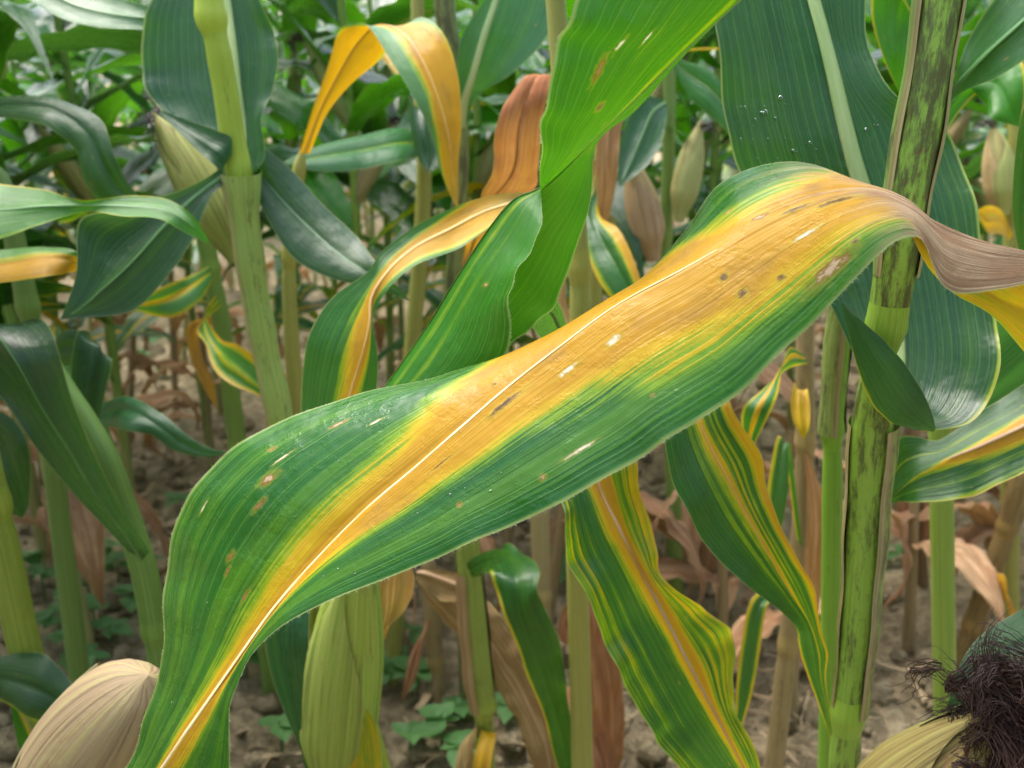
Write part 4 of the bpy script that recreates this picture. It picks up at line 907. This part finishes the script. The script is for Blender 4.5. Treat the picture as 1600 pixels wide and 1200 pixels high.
greyl.leaf([(660, 210, 656, 200, 664, 215, 1.45, 0, 0), (660, 170, 640, 150, 690, 175, 1.40, 0, 0), (665, 215, 640, 190, 690, 225, 1.36, 0, 0), (670, 245, 650, 240, 685, 248, 1.35, 0, 0), (668, 270, 668, 270, 669, 270, 1.34, 0, 0)], DARK, cup=.2)

# ---- variegated droopers on the left
varieg = Plant('maize plant with pale leaf edged yellow that sags over the bare soil',
               [(300, 180, 1.40, 26), (322, 380, 1.40, 28), (345, 500, 1.40, 28), (372, 700, 1.41, 28), (395, 860, 1.42, 28)], (0.13, 0.24, 0.04, 1), nodes=(420, 700), dry=.1)
varieg.leaf([(330, 425, 326, 416, 334, 434, 1.38, 0, 0), (300, 445, 296, 432, 312, 470, 1.33, .01, -.01), (265, 465, 272, 440, 270, 496, 1.29, .01, -.01), (232, 474, 238, 456, 228, 490, 1.26, 0, 0), (202, 479, 202, 478, 202, 480, 1.24, 0, 0)],
            (0.05, 0.18, 0.04, 1), edge=[.2, .2, .25], mid=[.15, .2, .2], mmax=.7, cup=-.1, soft=.35)
varieg.leaf([(340, 470, 336, 462, 345, 478, 1.38, 0, 0), (318, 500, 322, 488, 308, 512, 1.32, 0, 0), (332, 540, 346, 530, 322, 540, 1.26, 0, 0), (356, 570, 374, 540, 338, 582, 1.22, 0, 0), (385, 592, 402, 562, 368, 604, 1.2, 0, 0), (412, 612, 420, 596, 404, 618, 1.19, 0, 0), (440, 640, 440, 640, 440, 640, 1.19, 0, 0)],
            (0.045, 0.18, 0.02, 1), edge=[.3, .3, .3], emax=.8, mid=[.2, .2, .1], mmax=.6, cup=-.1, soft=.35)
varieg.leaf([(345, 500, 342, 492, 348, 508, 1.40, 0, 0), (300, 520, 292, 512, 310, 515, 1.42, 0, 0), (305, 560, 298, 560, 316, 556, 1.42, 0, 0), (325, 600, 316, 602, 334, 598, 1.41, 0, 0), (338, 640, 338, 640, 339, 640, 1.41, 0, 0)], (.2, .1, .03, 1), full=1, dry=.55, cup=.2)
curl = Plant('maize plant with small blue-green leaf curling low over the soil',
             [(0, 260, 1.22, 30), (40, 460, 1.22, 34), (72, 640, 1.22, 34), (92, 800, 1.23, 32)], (0.12, 0.22, 0.05, 1), nodes=(480, 640))
curl.leaf([(76, 668, 74, 660, 78, 676, 1.21, 0, 0), (120, 668, 118, 655, 122, 680, 1.18, 0, 0), (168, 645, 165, 628, 168, 668, 1.15, .02, -.02), (215, 645, 215, 624, 205, 674, 1.10, .02, -.02), (250, 668, 258, 650, 238, 680, 1.08, .01, 0), (290, 695, 296, 682, 275, 705, 1.07, 0, 0), (325, 708, 328, 700, 320, 714, 1.06, 0, 0), (362, 708, 362, 708, 362, 708, 1.05, 0, 0)], (0.02, 0.10, 0.045, 1), cup=.15)
curl.leaf([(66, 600, 62, 592, 70, 608, 1.20, 0, 0), (110, 540, 105, 515, 120, 570, 1.17, 0, 0), (150, 545, 140, 520, 165, 590, 1.16, 0, 0), (155, 540, 120, 520, 175, 560, 1.12, 0, 0), (140, 620, 112, 610, 162, 625, 1.10, 0, 0), (148, 690, 148, 690, 149, 690, 1.1, 0, 0)], DARK, cup=.15)
dip = Plant('maize plant whose smooth dark leaf arches over and dips to a point',
            [(-60, -200, 1.12, 30), (-50, 160, 1.12, 32), (-45, 600, 1.13, 34)], STALKG, nodes=(170,))
dip.leaf([(-48, 175, -48, 165, -48, 185, 1.11, 0, 0), (20, 165, 22, 150, 18, 185, 1.08, .02, -.02), (95, 178, 105, 160, 85, 205, 1.05, .02, -.02), (142, 215, 160, 190, 120, 240, 1.03, .01, 0), (165, 262, 178, 240, 135, 290, 1.02, 0, 0), (190, 298, 200, 285, 165, 318, 1.02, 0, 0), (222, 312, 222, 312, 222, 312, 1.02, 0, 0)], (.010, .06, .015, 1), cup=.2)
dip.leaf([(-50, -40, -50, -50, -50, -30, 1.12, 0, 0), (40, -30, 45, -50, 35, -5, 1.1, .02, -.02), (120, 8, 130, -20, 105, 32, 1.08, .02, -.02), (200, 25, 205, 2, 190, 45, 1.06, .01, -.01), (250, 30, 252, 18, 245, 44, 1.05, 0, 0), (290, 36, 290, 36, 290, 36, 1.05, 0, 0)], PALE, cup=-.12, rib='midrib_green', rib_w=(.002, .0006))

# ---- dry plants standing in the bare soil
bronze = Plant('maize plant with reddish brown withered leaves hanging beside the striped leaf',
               [(900, 500, 1.28, 26), (915, 780, 1.28, 28), (925, 1000, 1.29, 28), (930, 1180, 1.3, 28)], (0.30, 0.18, 0.09, 1), nodes=(780, 1000), dry=.5)
bronze.leaf([(916, 800, 912, 792, 920, 806, 1.26, 0, 0), (920, 860, 900, 860, 938, 850, 1.22, 0, 0), (930, 940, 906, 945, 956, 925, 1.19, 0, 0), (938, 1010, 916, 1015, 958, 1000, 1.18, 0, 0), (948, 1080, 924, 1085, 972, 1070, 1.18, 0, 0), (950, 1150, 928, 1150, 976, 1150, 1.18, 0, 0), (945, 1290, 945, 1290, 946, 1290, 1.18, 0, 0)], (.2, .08, .05, 1), full=1, dry=1, cup=.2, wav=.004)
bronze.leaf([(920, 960, 918, 955, 924, 965, 1.26, 0, 0), (905, 950, 905, 938, 908, 965, 1.23, 0, 0), (885, 965, 880, 952, 888, 982, 1.21, 0, 0), (880, 990, 872, 988, 890, 995, 1.2, 0, 0), (884, 1010, 884, 1010, 885, 1010, 1.2, 0, 0)], (.2, .08, .04, 1), full=1, dry=.9, cup=.3)
bronze.leaf([(925, 1060, 922, 1055, 928, 1064, 1.27, 0, 0), (895, 1075, 900, 1060, 882, 1088, 1.23, 0, 0), (910, 1120, 925, 1105, 890, 1130, 1.2, 0, 0), (935, 1170, 950, 1160, 912, 1185, 1.18, 0, 0), (950, 1280, 950, 1280, 950, 1280, 1.17, 0, 0)], (.2, .08, .05, 1), full=1, dry=1, cup=.25)
bronze.leaf([(918, 830, 915, 825, 922, 835, 1.27, 0, 0), (900, 880, 892, 875, 912, 885, 1.24, 0, 0), (905, 950, 893, 950, 915, 950, 1.22, 0, 0), (912, 1010, 903, 1012, 922, 1012, 1.21, 0, 0), (922, 1040, 922, 1040, 923, 1040, 1.2, 0, 0)], (.1, .15, .02, 1), full=.85, dry=.1, cup=.2)
straw = Plant('maize plant with straw-coloured dead stalk just behind the big leaf',
              [(835, 560, 1.50, 30), (842, 760, 1.50, 30), (846, 900, 1.5, 30), (848, 1000, 1.5, 26)], (0.42, 0.34, 0.17, 1), nodes=(760, 930), dry=.1)
tiny = Plant('maize plant with a slender brown stalk darkening to green at its node above the soil',
             [(668, 860, 1.40, 24), (676, 960, 1.40, 28), (680, 1030, 1.40, 26), (684, 1050, 1.4, 20), (687, 1100, 1.4, 20)], (0.28, 0.20, 0.10, 1), nodes=(1035,), dry=.4)
tiny.leaf([(676, 960, 672, 955, 680, 965, 1.39, 0, 0), (655, 1010, 662, 1000, 645, 1015, 1.37, 0, 0), (640, 1060, 650, 1060, 632, 1062, 1.36, 0, 0), (625, 1100, 625, 1100, 626, 1100, 1.36, 0, 0)], (.2, .1, .05, 1), full=1, dry=1, cup=.3)
lean = Plant('maize plant with leaning brown stalk and a dark purple node in the open soil',
             [(1620, 680, 1.44, 34), (1592, 760, 1.44, 34), (1575, 820, 1.45, 32), (1548, 900, 1.46, 32), (1522, 975, 1.47, 34), (1505, 1020, 1.48, 36)], (0.20, 0.13, 0.05, 1), nodes=(822, 978), dry=.5)
lean.leaf([(1545, 905, 1540, 900, 1550, 910, 1.44, 0, 0), (1575, 930, 1570, 900, 1580, 950, 1.40, 0, 0), (1590, 970, 1575, 950, 1605, 975, 1.38, 0, 0), (1585, 1020, 1585, 1020, 1586, 1020, 1.37, 0, 0)], (.3, .15, .03, 1), full=.95, dry=.4, cup=.2)
two = Plant('maize plant with dead drooping leaves wrapped round a short dark stalk on the soil',
            [(1420, 560, 1.74, 22), (1428, 720, 1.74, 24), (1435, 840, 1.75, 24), (1438, 900, 1.76, 24)], (0.22, 0.13, 0.07, 1), nodes=(840,), dry=.5)
for dx, hgt, ww in ((-14, 60, 14), (22, 90, 12), (40, 40, 14)):
    two.leaf([(1430, 730, 1427, 725, 1433, 735, 1.73, 0, 0), (1430 + dx, 760, 1430 + dx - ww, 758, 1430 + dx + ww, 760, 1.70, 0, 0), (1434 + dx, 820, 1434 + dx - ww, 820, 1434 + dx + ww, 820, 1.69, 0, 0), (1438 + dx, 840 + hgt, 1438 + dx, 840 + hgt, 1439 + dx, 840 + hgt, 1.69, 0, 0)], (.2, .09, .05, 1), full=1, dry=1, cup=.3, wav=.004)
ash = Plant('maize plant with withered stalk between the thin green stalk and the striped leaf',
            [(1262, 420, 1.05, 26), (1258, 560, 1.05, 28), (1258, 700, 1.06, 30), (1250, 850, 1.07, 30), (1232, 1000, 1.08, 30), (1215, 1150, 1.09, 30)], (0.30, 0.22, 0.11, 1), nodes=(690, 1010), dry=.45)
ash.leaf([(1258, 640, 1254, 634, 1262, 646, 1.03, 0, 0), (1250, 610, 1240, 600, 1262, 608, 1.0, 0, 0), (1250, 645, 1236, 645, 1266, 645, .98, 0, 0), (1254, 672, 1246, 672, 1263, 672, .97, 0, 0), (1255, 685, 1255, 685, 1256, 685, .97, 0, 0)], (.12, .2, .02, 1), full=.75, cup=.2)
ash.leaf([(1258, 560, 1254, 552, 1262, 568, 1.03, 0, 0), (1230, 560, 1232, 545, 1225, 580, .98, 0, 0), (1205, 600, 1222, 575, 1190, 610, .95, 0, 0), (1185, 640, 1212, 625, 1160, 640, .93, 0, 0), (1172, 680, 1190, 672, 1160, 675, .93, 0, 0), (1165, 720, 1165, 720, 1166, 720, .93, 0, 0)], (.025, .14, .02, 1), mid=.2, edge=.2, cup=-.1)
ash.leaf([(1250, 850, 1246, 845, 1254, 856, 1.05, 0, 0), (1222, 700, 1212, 690, 1232, 700, 1.0, 0, 0), (1215, 760, 1200, 755, 1232, 760, .98, 0, 0), (1208, 820, 1195, 820, 1222, 820, .97, 0, 0), (1200, 900, 1200, 900, 1201, 900, .97, 0, 0)], (.03, .12, .02, 1), edgeL=.4, cup=-.1, soft=.2)
ash.leaf([(1240, 920, 1236, 915, 1244, 926, 1.06, 0, 0), (1185, 950, 1172, 940, 1198, 950, 1.0, 0, 0), (1172, 1010, 1158, 1005, 1188, 1012, .99, 0, 0), (1162, 1080, 1150, 1080, 1176, 1080, .98, 0, 0), (1150, 1160, 1150, 1160, 1151, 1160, .98, 0, 0)], (.022, .10, .02, 1), edge=.35, cup=-.1, soft=.2)
ash.leaf([(1258, 700, 1254, 694, 1262, 706, 1.05, 0, 0), (1275, 790, 1262, 790, 1288, 786, 1.03, 0, 0), (1272, 880, 1258, 880, 1290, 880, 1.02, 0, 0), (1262, 960, 1250, 960, 1275, 965, 1.02, 0, 0), (1250, 1040, 1250, 1040, 1251, 1040, 1.02, 0, 0)], (.3, .2, .1, 1), full=1, dry=.9, cup=.25, wav=.004)

# ---- the upper leaves of the plants that stand beside the frame
def crown(pl, dirs, wd=.042):
    for k, (ax_, ay_, hh) in enumerate(dirs):
        i = int(np.argmin(abs(pl.q - hh))); p0 = pl.path[i]
        f = np.array((0, .10, .24, .38, .50, .58)); dz = np.array((0, .13, .20, .17, .06, -.08))
        world_leaf(pl, [p0 + np.array((ax_ * a, ay_ * a, b)) for a, b in zip(f, dz)], wd, (TEAL, MID, LUSH)[k % 3], seed=20 + k, wav=.003, wlen=.08)
crown(silkp, [(1, .1, .02), (.8, -.5, .12), (.9, .4, .25)])
crown(side, [(1, .3, .02), (.9, -.3, .15)])
crown(outl, [(-1, .2, .02), (-.8, .6, .2)])
crown(dip, [(-1, .3, .02), (-.9, -.2, .18)])
crown(hero, [(-1, .1, .02), (-.8, -.5, .15), (-.7, .7, .3)])
# ================================================================== the rows behind
def arching(z0, az, length, width, lift, droop, seed, nst=9):
    """stations of a procedural blade in plant coordinates"""
    rg = np.random.default_rng(seed)
    pts, ang, p = [], lift, np.array((0.0, 0.0, z0))
    ca, sa = math.cos(az), math.sin(az)
    out = []
    tw = rg.uniform(-0.5, 0.5); bend = rg.uniform(-0.5, 0.5)
    for i in range(nst):
        t = i / (nst - 1)
        hd = az + bend * t
        dr = np.array((math.cos(hd) * math.cos(ang), math.sin(hd) * math.cos(ang), math.sin(ang)))
        side = np.array((-math.sin(hd), math.cos(hd), 0.0))
        up = np.cross(dr, side); up = up if up[2] > 0 else -up
        k = tw * t * 2.0
        sd = side * math.cos(k) + up * math.sin(k)
        wd = width * (0.30 + 0.70 * smooth(0, 0.25, t)) * (1 - smooth(0.45, 1.0, t) * 0.97)
        fold = 0.25 * wd * (1 - t)
        out.append([p.copy(), p + sd * wd + up * fold, p - sd * wd + up * fold])
        p = p + dr * length / (nst - 1)
        ang -= droop / (nst - 1) * (0.5 + 1.2 * t)
    return out

def make_variant(k):
    """parts of one kind of row plant as (name, mesh, material, colour)"""
    rg = np.random.default_rng(100 + k)
    parts = []
    H = rg.uniform(1.12, 1.5)
    n = 40
    z = np.linspace(-0.02, H, n)
    path = np.stack([0.03 * np.sin(z * 2 + k), 0.03 * np.cos(z * 1.7 + k) - 0.03 * np.cos(k), z], 1)
    path[:, 0] -= path[0, 0]
    r = 0.0125 * (1 - 0.55 * np.clip(z / H, 0, 1))
    lo = z < 0.6
    G, uv = tube(path, r * (1 + 0.12 * (np.sin(z * 2 * np.pi / 0.16) > 0.93)), 9)
    mm = Mesh(); mm.grid(G, uv, chl=np.broadcast_to((0.6 * smooth(0.55, 0.1, z))[:, None], G.shape[:2]), dry=np.full(G.shape[:2], .25), wrap=True)
    parts.append(('stalk', mm.data('stalk'), M['stalk'], (0.17, 0.30, 0.045, 1)))
    az0 = rg.uniform(0, 6.28)
    nl = 18
    for i in range(nl):
        h = (0.22 + 0.10 * i) if i < 2 else 0.44 + (H - 0.52) * (i - 2) / (nl - 3)
        az = az0 + (i % 2) * math.pi + rg.normal(0, 0.35)
        c0 = np.array((np.interp(h, z, path[:, 0]), np.interp(h, z, path[:, 1]), 0))
        kw = {}
        if h < 0.42:
            ln, lift, dp = rg.uniform(.24, .36), rg.uniform(0.2, .9), rg.uniform(2.6, 3.4)
            kw = dict(full=1, dry=rg.uniform(.75, 1), wav=.006, crumple=.01, cup=.25); colr = (.22, .175, .145, 1)
        elif h < 0.60:
            ln, lift, dp = rg.uniform(.4, .6), rg.uniform(.5, 1.0), rg.uniform(1.6, 2.6)
            y = rg.uniform(-.4, .25)
            kw = dict(mid=[.0, max(0, y), max(0, y + .1), .6], edge=max(0, rg.uniform(-.3, .25)), dry=[0, 0, .0, .25], wav=.004); colr = MID
        else:
            ln, lift, dp = rg.uniform(.5, .75), rg.uniform(.5, 1.0), rg.uniform(1.0, 2.2)
            kw = dict(wav=.004); colr = [DARK, TEAL, MID, LUSH][int(rg.integers(0, 4))]
            if rg.uniform() < .05: kw = dict(full=[.1, .4, .8, .9], wav=.004)
        if h > H - .35: ln *= .7
        rows = np.array(arching(h, az, ln, rg.uniform(.038, .050) * (0.75 if h < .55 else 1), lift, dp, 1000 + 50 * k + i)) + c0
        G, uv, ch, dr, fr = sheet(rows, nt=26, ns=4, px=False, seed=i, wlen=.09, soft=.2, cup=kw.pop('cup', .08), **kw)
        mm = Mesh(); mm.grid(G, uv, ch, dr)
        parts.append(('leaf', mm.data('leaf'), M['leaf'], colr))
    ears = []
    for e in range(1 + (k % 3 == 0)):
        h = 0.82 + 0.15 * e
        az = az0 + e * math.pi + 0.3
        b0 = np.array((np.interp(h, z, path[:, 0]), np.interp(h, z, path[:, 1]), h))
        t0 = b0 + np.array((math.cos(az) * .085, math.sin(az) * .085, .17))
        ears.append((b0, t0, [(0.34, 0.26, 0.12, 1), (0.22, 0.27, 0.07, 1), (0.28, 0.28, 0.09, 1)][(k + e) % 3]))
    return parts, ears, H

def row_protos(nv=7):
    out = []
    for k in range(nv):
        parts, ears, H = make_variant(k)
        tmp = []
        for b0, t0, c in ears:
            root = bpy.data.objects.new('tmp', None)
            e = build_ear(root, (0, 0, 0), b0, t0, .0185, c, 40, 60 + k, .04, 2, .0012, low=True)
            tmp.append((e, list(e.children), c))
            bpy.data.objects.remove(root)
        out.append((parts, tmp))
    return out

protos = row_protos()
LBL = {'near': 'green maize plant standing in the row just beyond the bare soil',
       'mid': 'green maize plant in the middle rows of the field',
       'far': 'small soft-focus maize plant in the far rows of the field',
       'behind': 'green maize plant of the rows that close in around the viewpoint'}
GRP = {'near': 'plants of the first row', 'mid': 'plants of the middle rows', 'far': 'plants of the far rows', 'behind': 'plants around the viewpoint'}
count = 0
used = set()
rg = np.random.default_rng(5)
ROWS = [1.62, 1.95, 2.35, 2.8, 3.35, 3.95, 4.6, 5.3, 6.1, 7.0, 8.0, 9.2]
def plant_row(sx, yy, band, s0=.9, s1=1.12):
    global count
    k = int(rg.integers(0, len(protos)))
    parts, ears = protos[k]
    root = link('maize_plant', None, None, loc=(sx, yy, 0))
    root.rotation_euler = (rg.normal(0, .05), rg.normal(0, .05), rg.uniform(0, 6.28))
    sca = rg.uniform(s0, s1); root.scale = (sca, sca, sca)
    tag(root, LBL[band], 'maize plant', GRP[band])
    for nm, me, mt, c in parts:
        j = rg.uniform(.85, 1.15)
        link(nm, me, mt, root, color=(c[0] * j, c[1] * j, c[2] * j, 1))
    for e, kids, c in ears:
        if e.name not in used:
            used.add(e.name); e.parent = root
            continue
        e2 = e.copy(); col.objects.link(e2); e2.parent = root
        for kd in kids:
            k2 = kd.copy(); col.objects.link(k2); k2.parent = e2
    count += 1

for ri, Y in enumerate(ROWS):
    half = Y * 0.58 + 0.35
    step = 0.21 + 0.022 * ri
    x = -half + rg.uniform(0, .2)
    while x < half:
        yy = Y + 0.10 * x + rg.normal(0, .05)
        sx = x + rg.normal(0, .04)
        x += step
        # the gap of bare soil seen below the big leaf
        if Y < 1.7 and sx > -.45: continue
        if Y < 2.1 and (0.55 < sx < 1.05 or -0.62 < sx < -0.40): continue
        if rg.uniform() < .05: continue
        plant_row(sx, yy, 'near' if ri < 2 else 'mid' if ri < 5 else 'far', *((.9, 1.1) if ri < 2 or ri > 7 else (.72, .92)))
# the field goes on behind and beside the place one stands: it shades the leaves from that side
for (Y, x0, x1) in ((-0.75, -1.6, 1.6), (-1.3, -2.0, 2.0), (-1.9, -2.2, 2.2)):
    for x in np.arange(x0, x1, .30): plant_row(x + rg.normal(0, .04), Y + rg.normal(0, .05), 'behind')
for Y in np.arange(-.4, 1.6, .32):
    for sgn in (-1, 1):
        plant_row(sgn * (1.45 + rg.uniform(0, .1)), Y, 'behind'); plant_row(sgn * (2.1 + rg.uniform(0, .1)), Y + .1, 'behind')
for parts, ears in protos:
    for e, kids, c in ears:
        if e.parent is None:
            for kd in kids: bpy.data.objects.remove(kd)
            bpy.data.objects.remove(e)
print('row plants', count)

# ================================================================== withered stubs in the open soil
def withered(px, py, h, seed):
    rg2 = np.random.default_rng(seed)
    g = on_ground(px, py)
    root = link('withered_plant', None, None, loc=(g[0], g[1], 0))
    n = 16; z = np.linspace(-.02, h, n)
    lean = rg2.normal(0, .10, 2)
    path = np.stack([lean[0] * z, lean[1] * z, z], 1)
    G, uv = tube(path, .0105 * (1 + .15 * (np.sin(z * 2 * np.pi / .13) > .9)) * np.linspace(1.1, .75, n), 10)
    mm = Mesh(); mm.grid(G, uv, chl=np.full(G.shape[:2], .75), dry=np.full(G.shape[:2], .4), wrap=True)
    link('stalk', mm.data('stalk'), M['stalk'], root, color=(.16, .13, .05, 1))
    for i in range(int(rg2.integers(3, 6))):
        hh = h * rg2.uniform(.35, .98)
        rows = np.array(arching(hh, rg2.uniform(0, 6.28), rg2.uniform(.22, .42), rg2.uniform(.018, .032), rg2.uniform(-.2, .7), rg2.uniform(2.2, 3.4), seed * 9 + i)) + np.array((lean[0] * hh, lean[1] * hh, 0))
        rows[..., 2] = np.maximum(rows[..., 2], .006 + .01 * rg2.uniform())
        G, uv, ch, dr, fr = sheet(rows, nt=30, ns=5, px=False, seed=i, wlen=.05, wav=.006, crumple=.014, cup=.3, full=1, dry=rg2.uniform(.8, 1))
        mm = Mesh(); mm.grid(G, uv, ch, dr)
        link('leaf', mm.data('leaf'), M['leaf'], root, color=[(.22, .16, .13, 1), (.30, .26, .22, 1), (.17, .12, .09, 1)][i % 3])
    tag(root, 'withered short maize stalk with papery brown leaves in the open soil', 'maize plant', 'withered stalks in the open soil')
for i, (a_, b_, h_) in enumerate([(1045, 905, .45), (1180, 985, .42), (1110, 830, .5), (1470, 900, .45), (1500, 800, .5), (1570, 860, .5), (625, 1010, .36), (575, 1105, .3), (850, 1010, .4), (1000, 880, .5), (330, 720, .4), (275, 650, .45), (120, 770, .4),
                                  (85, 900, .32), (1235, 1120, .34), (1390, 830, .5), (960, 1000, .4), (1130, 1060, .3), (790, 900, .45), (455, 1080, .3), (200, 700, .4), (1420, 1000, .3), (1545, 950, .3)]):
    withered(a_, b_, h_, 300 + i)

# ================================================================== litter, clods and weeds
def litter():
    mm = Mesh(); rg = np.random.default_rng(11)
    for i in range(2600):
        Y = rg.uniform(.9, 4.5); x = rg.uniform(-.75, .75) * Y
        L = .02 + .16 * rg.uniform() ** 2; a = rg.uniform(0, 3.14); wd = .0007 + .006 * rg.uniform() ** 3
        n = 5
        t = np.linspace(-.5, .5, n)
        cv = rg.normal(0, .8)
        px = x + L * t * math.cos(a) + cv * L * t * t * math.sin(a); py = Y + L * t * math.sin(a) - cv * L * t * t * math.cos(a)
        z = 0.006 + rg.uniform(0, .012) + rg.uniform(0, .12) * L * np.abs(t) * 2
        ww = wd * rg.uniform(.4, 1.2, n)
        s = np.linspace(-1, 1, 3)
        G = np.stack([px[:, None] - math.sin(a) * ww[:, None] * s, py[:, None] + math.cos(a) * ww[:, None] * s, z[:, None] + .35 * wd * np.abs(s)[None]], -1)
        uv = np.stack([np.broadcast_to((s + 1) / 2 + i, (n, 3)), np.broadcast_to((t * L)[:, None] + i * .37, (n, 3))], -1)
        mm.grid(G, uv)
    o = link('straw_litter', mm.data('straw_litter'), plain_streak('straw', C(0.20, 0.13, 0.065), C(0.44, 0.34, 0.20), 3, 9, .8))
    tag(o, 'loose dry straw and leaf shreds scattered over the soil', 'straw', kind='stuff')
litter()

def clods():
    mm = Mesh(); rg = np.random.default_rng(13)
    for i in range(4500):
        Y = rg.uniform(.9, 4.0); x = rg.uniform(-.75, .75) * Y
        r = 0.004 + 0.024 * rg.uniform() ** 4
        th = np.linspace(0, np.pi, 5); ph = np.linspace(0, 2 * np.pi, 7, endpoint=False)
        rr = r * (1 + rg.uniform(-.25, .25, (5, 7)))
        G = np.stack([x + rr * np.sin(th)[:, None] * np.cos(ph), Y + rr * np.sin(th)[:, None] * np.sin(ph), rr * .7 * np.cos(th)[:, None] + .3 * r - .004], -1)
        mm.grid(G, np.zeros((5, 7, 2)), wrap=True)
    o = link('soil_clods', mm.data('soil_clods'), M['soil'])
    tag(o, 'small crumbly clods lying on the tan soil', 'soil', kind='stuff')
clods()

def weed_mat():
    m, b = new_mat('weed')
    u, v = b.uv()
    oi = b.n('ShaderNodeObjectInfo')
    c = b.mix(b.noise(b.vec(u, v, oi.outputs['Random']), 9.0, 2.0), C(0.055, 0.17, 0.05), C(0.12, 0.26, 0.075))
    pr = b.n('ShaderNodeBsdfPrincipled'); b.put(pr.inputs['Base Color'], c); pr.inputs['Roughness'].default_value = .55
    tr = b.n('ShaderNodeBsdfTranslucent'); tr.inputs['Color'].default_value = C(.2, .45, .08)
    ms = b.n('ShaderNodeMixShader'); ms.inputs[0].default_value = .3
    b.t.links.new(pr.outputs[0], ms.inputs[1]); b.t.links.new(tr.outputs[0], ms.inputs[2]); b.out(ms.outputs[0])
    return m
M['weed'] = weed_mat()
def oval_leaf():
    t = np.linspace(0, 1, 9); s = np.linspace(-1, 1, 5)
    wd = 0.36 * np.sin(np.pi * t ** .8) + .01
    G = np.stack([np.broadcast_to(t[:, None], (9, 5)), wd[:, None] * s, -.25 * t[:, None] ** 2 + .12 * np.abs(s)[None] * wd[:, None] * 2 + .02 * np.sin(9 * t)[:, None]], -1)
    mm = Mesh(); mm.grid(G, np.stack([np.broadcast_to(t[:, None], (9, 5)), np.broadcast_to(s, (9, 5))], -1))
    return mm.data('leaf')
ol = oval_leaf()
def stem_me():
    G, uv = tube(np.array([(0, 0, -.2), (0.02, 0, .4), (0, .02, 1.0)]), [.05, .04, .03], 6)
    mm = Mesh(); mm.grid(G, uv, wrap=True); return mm.data('stem')
sm = stem_me()
rg = np.random.default_rng(17)
spots = [(70, 935), (105, 950), (140, 935), (95, 985), (60, 1000), (110, 1020), (150, 985), (185, 905), (205, 955), (175, 1000), (215, 900), (120, 1050), (145, 1060), (50, 905), (80, 870), (160, 870),
         (215, 560), (240, 545), (230, 520), (255, 590), (300, 470), (285, 800), (610, 1060), (650, 1080), (655, 1010), (690, 1160), (720, 1190), (640, 1180), (1085, 880), (1100, 870), (1400, 880), (600, 1010), (715, 1120), (440, 1170), (800, 1130), (380, 1000), (385, 1060), (880, 880), (870, 920)]
for (a, b_) in spots:
    g = on_ground(a, b_)
    root = link('weed_seedling', None, None, loc=(g[0], g[1], 0))
    tag(root, 'low broad-leaved green weed seedling growing on the soil', 'weed', 'weed seedlings on the soil')
    h = rg.uniform(.02, .06)
    st = link('stem', sm, M['weed'], root); st.scale = (h, h, h)
    for k in range(int(rg.integers(4, 7))):
        L = rg.uniform(.03, .055)
        lf = link('leaf', ol, M['weed'], root)
        lf.location = (0, 0, h * rg.uniform(.75, 1.0)); lf.scale = (L, L, L)
        lf.rotation_euler = (rg.normal(0, .15), rg.uniform(-.5, .1), k * 2.4 + rg.uniform(-.4, .4))
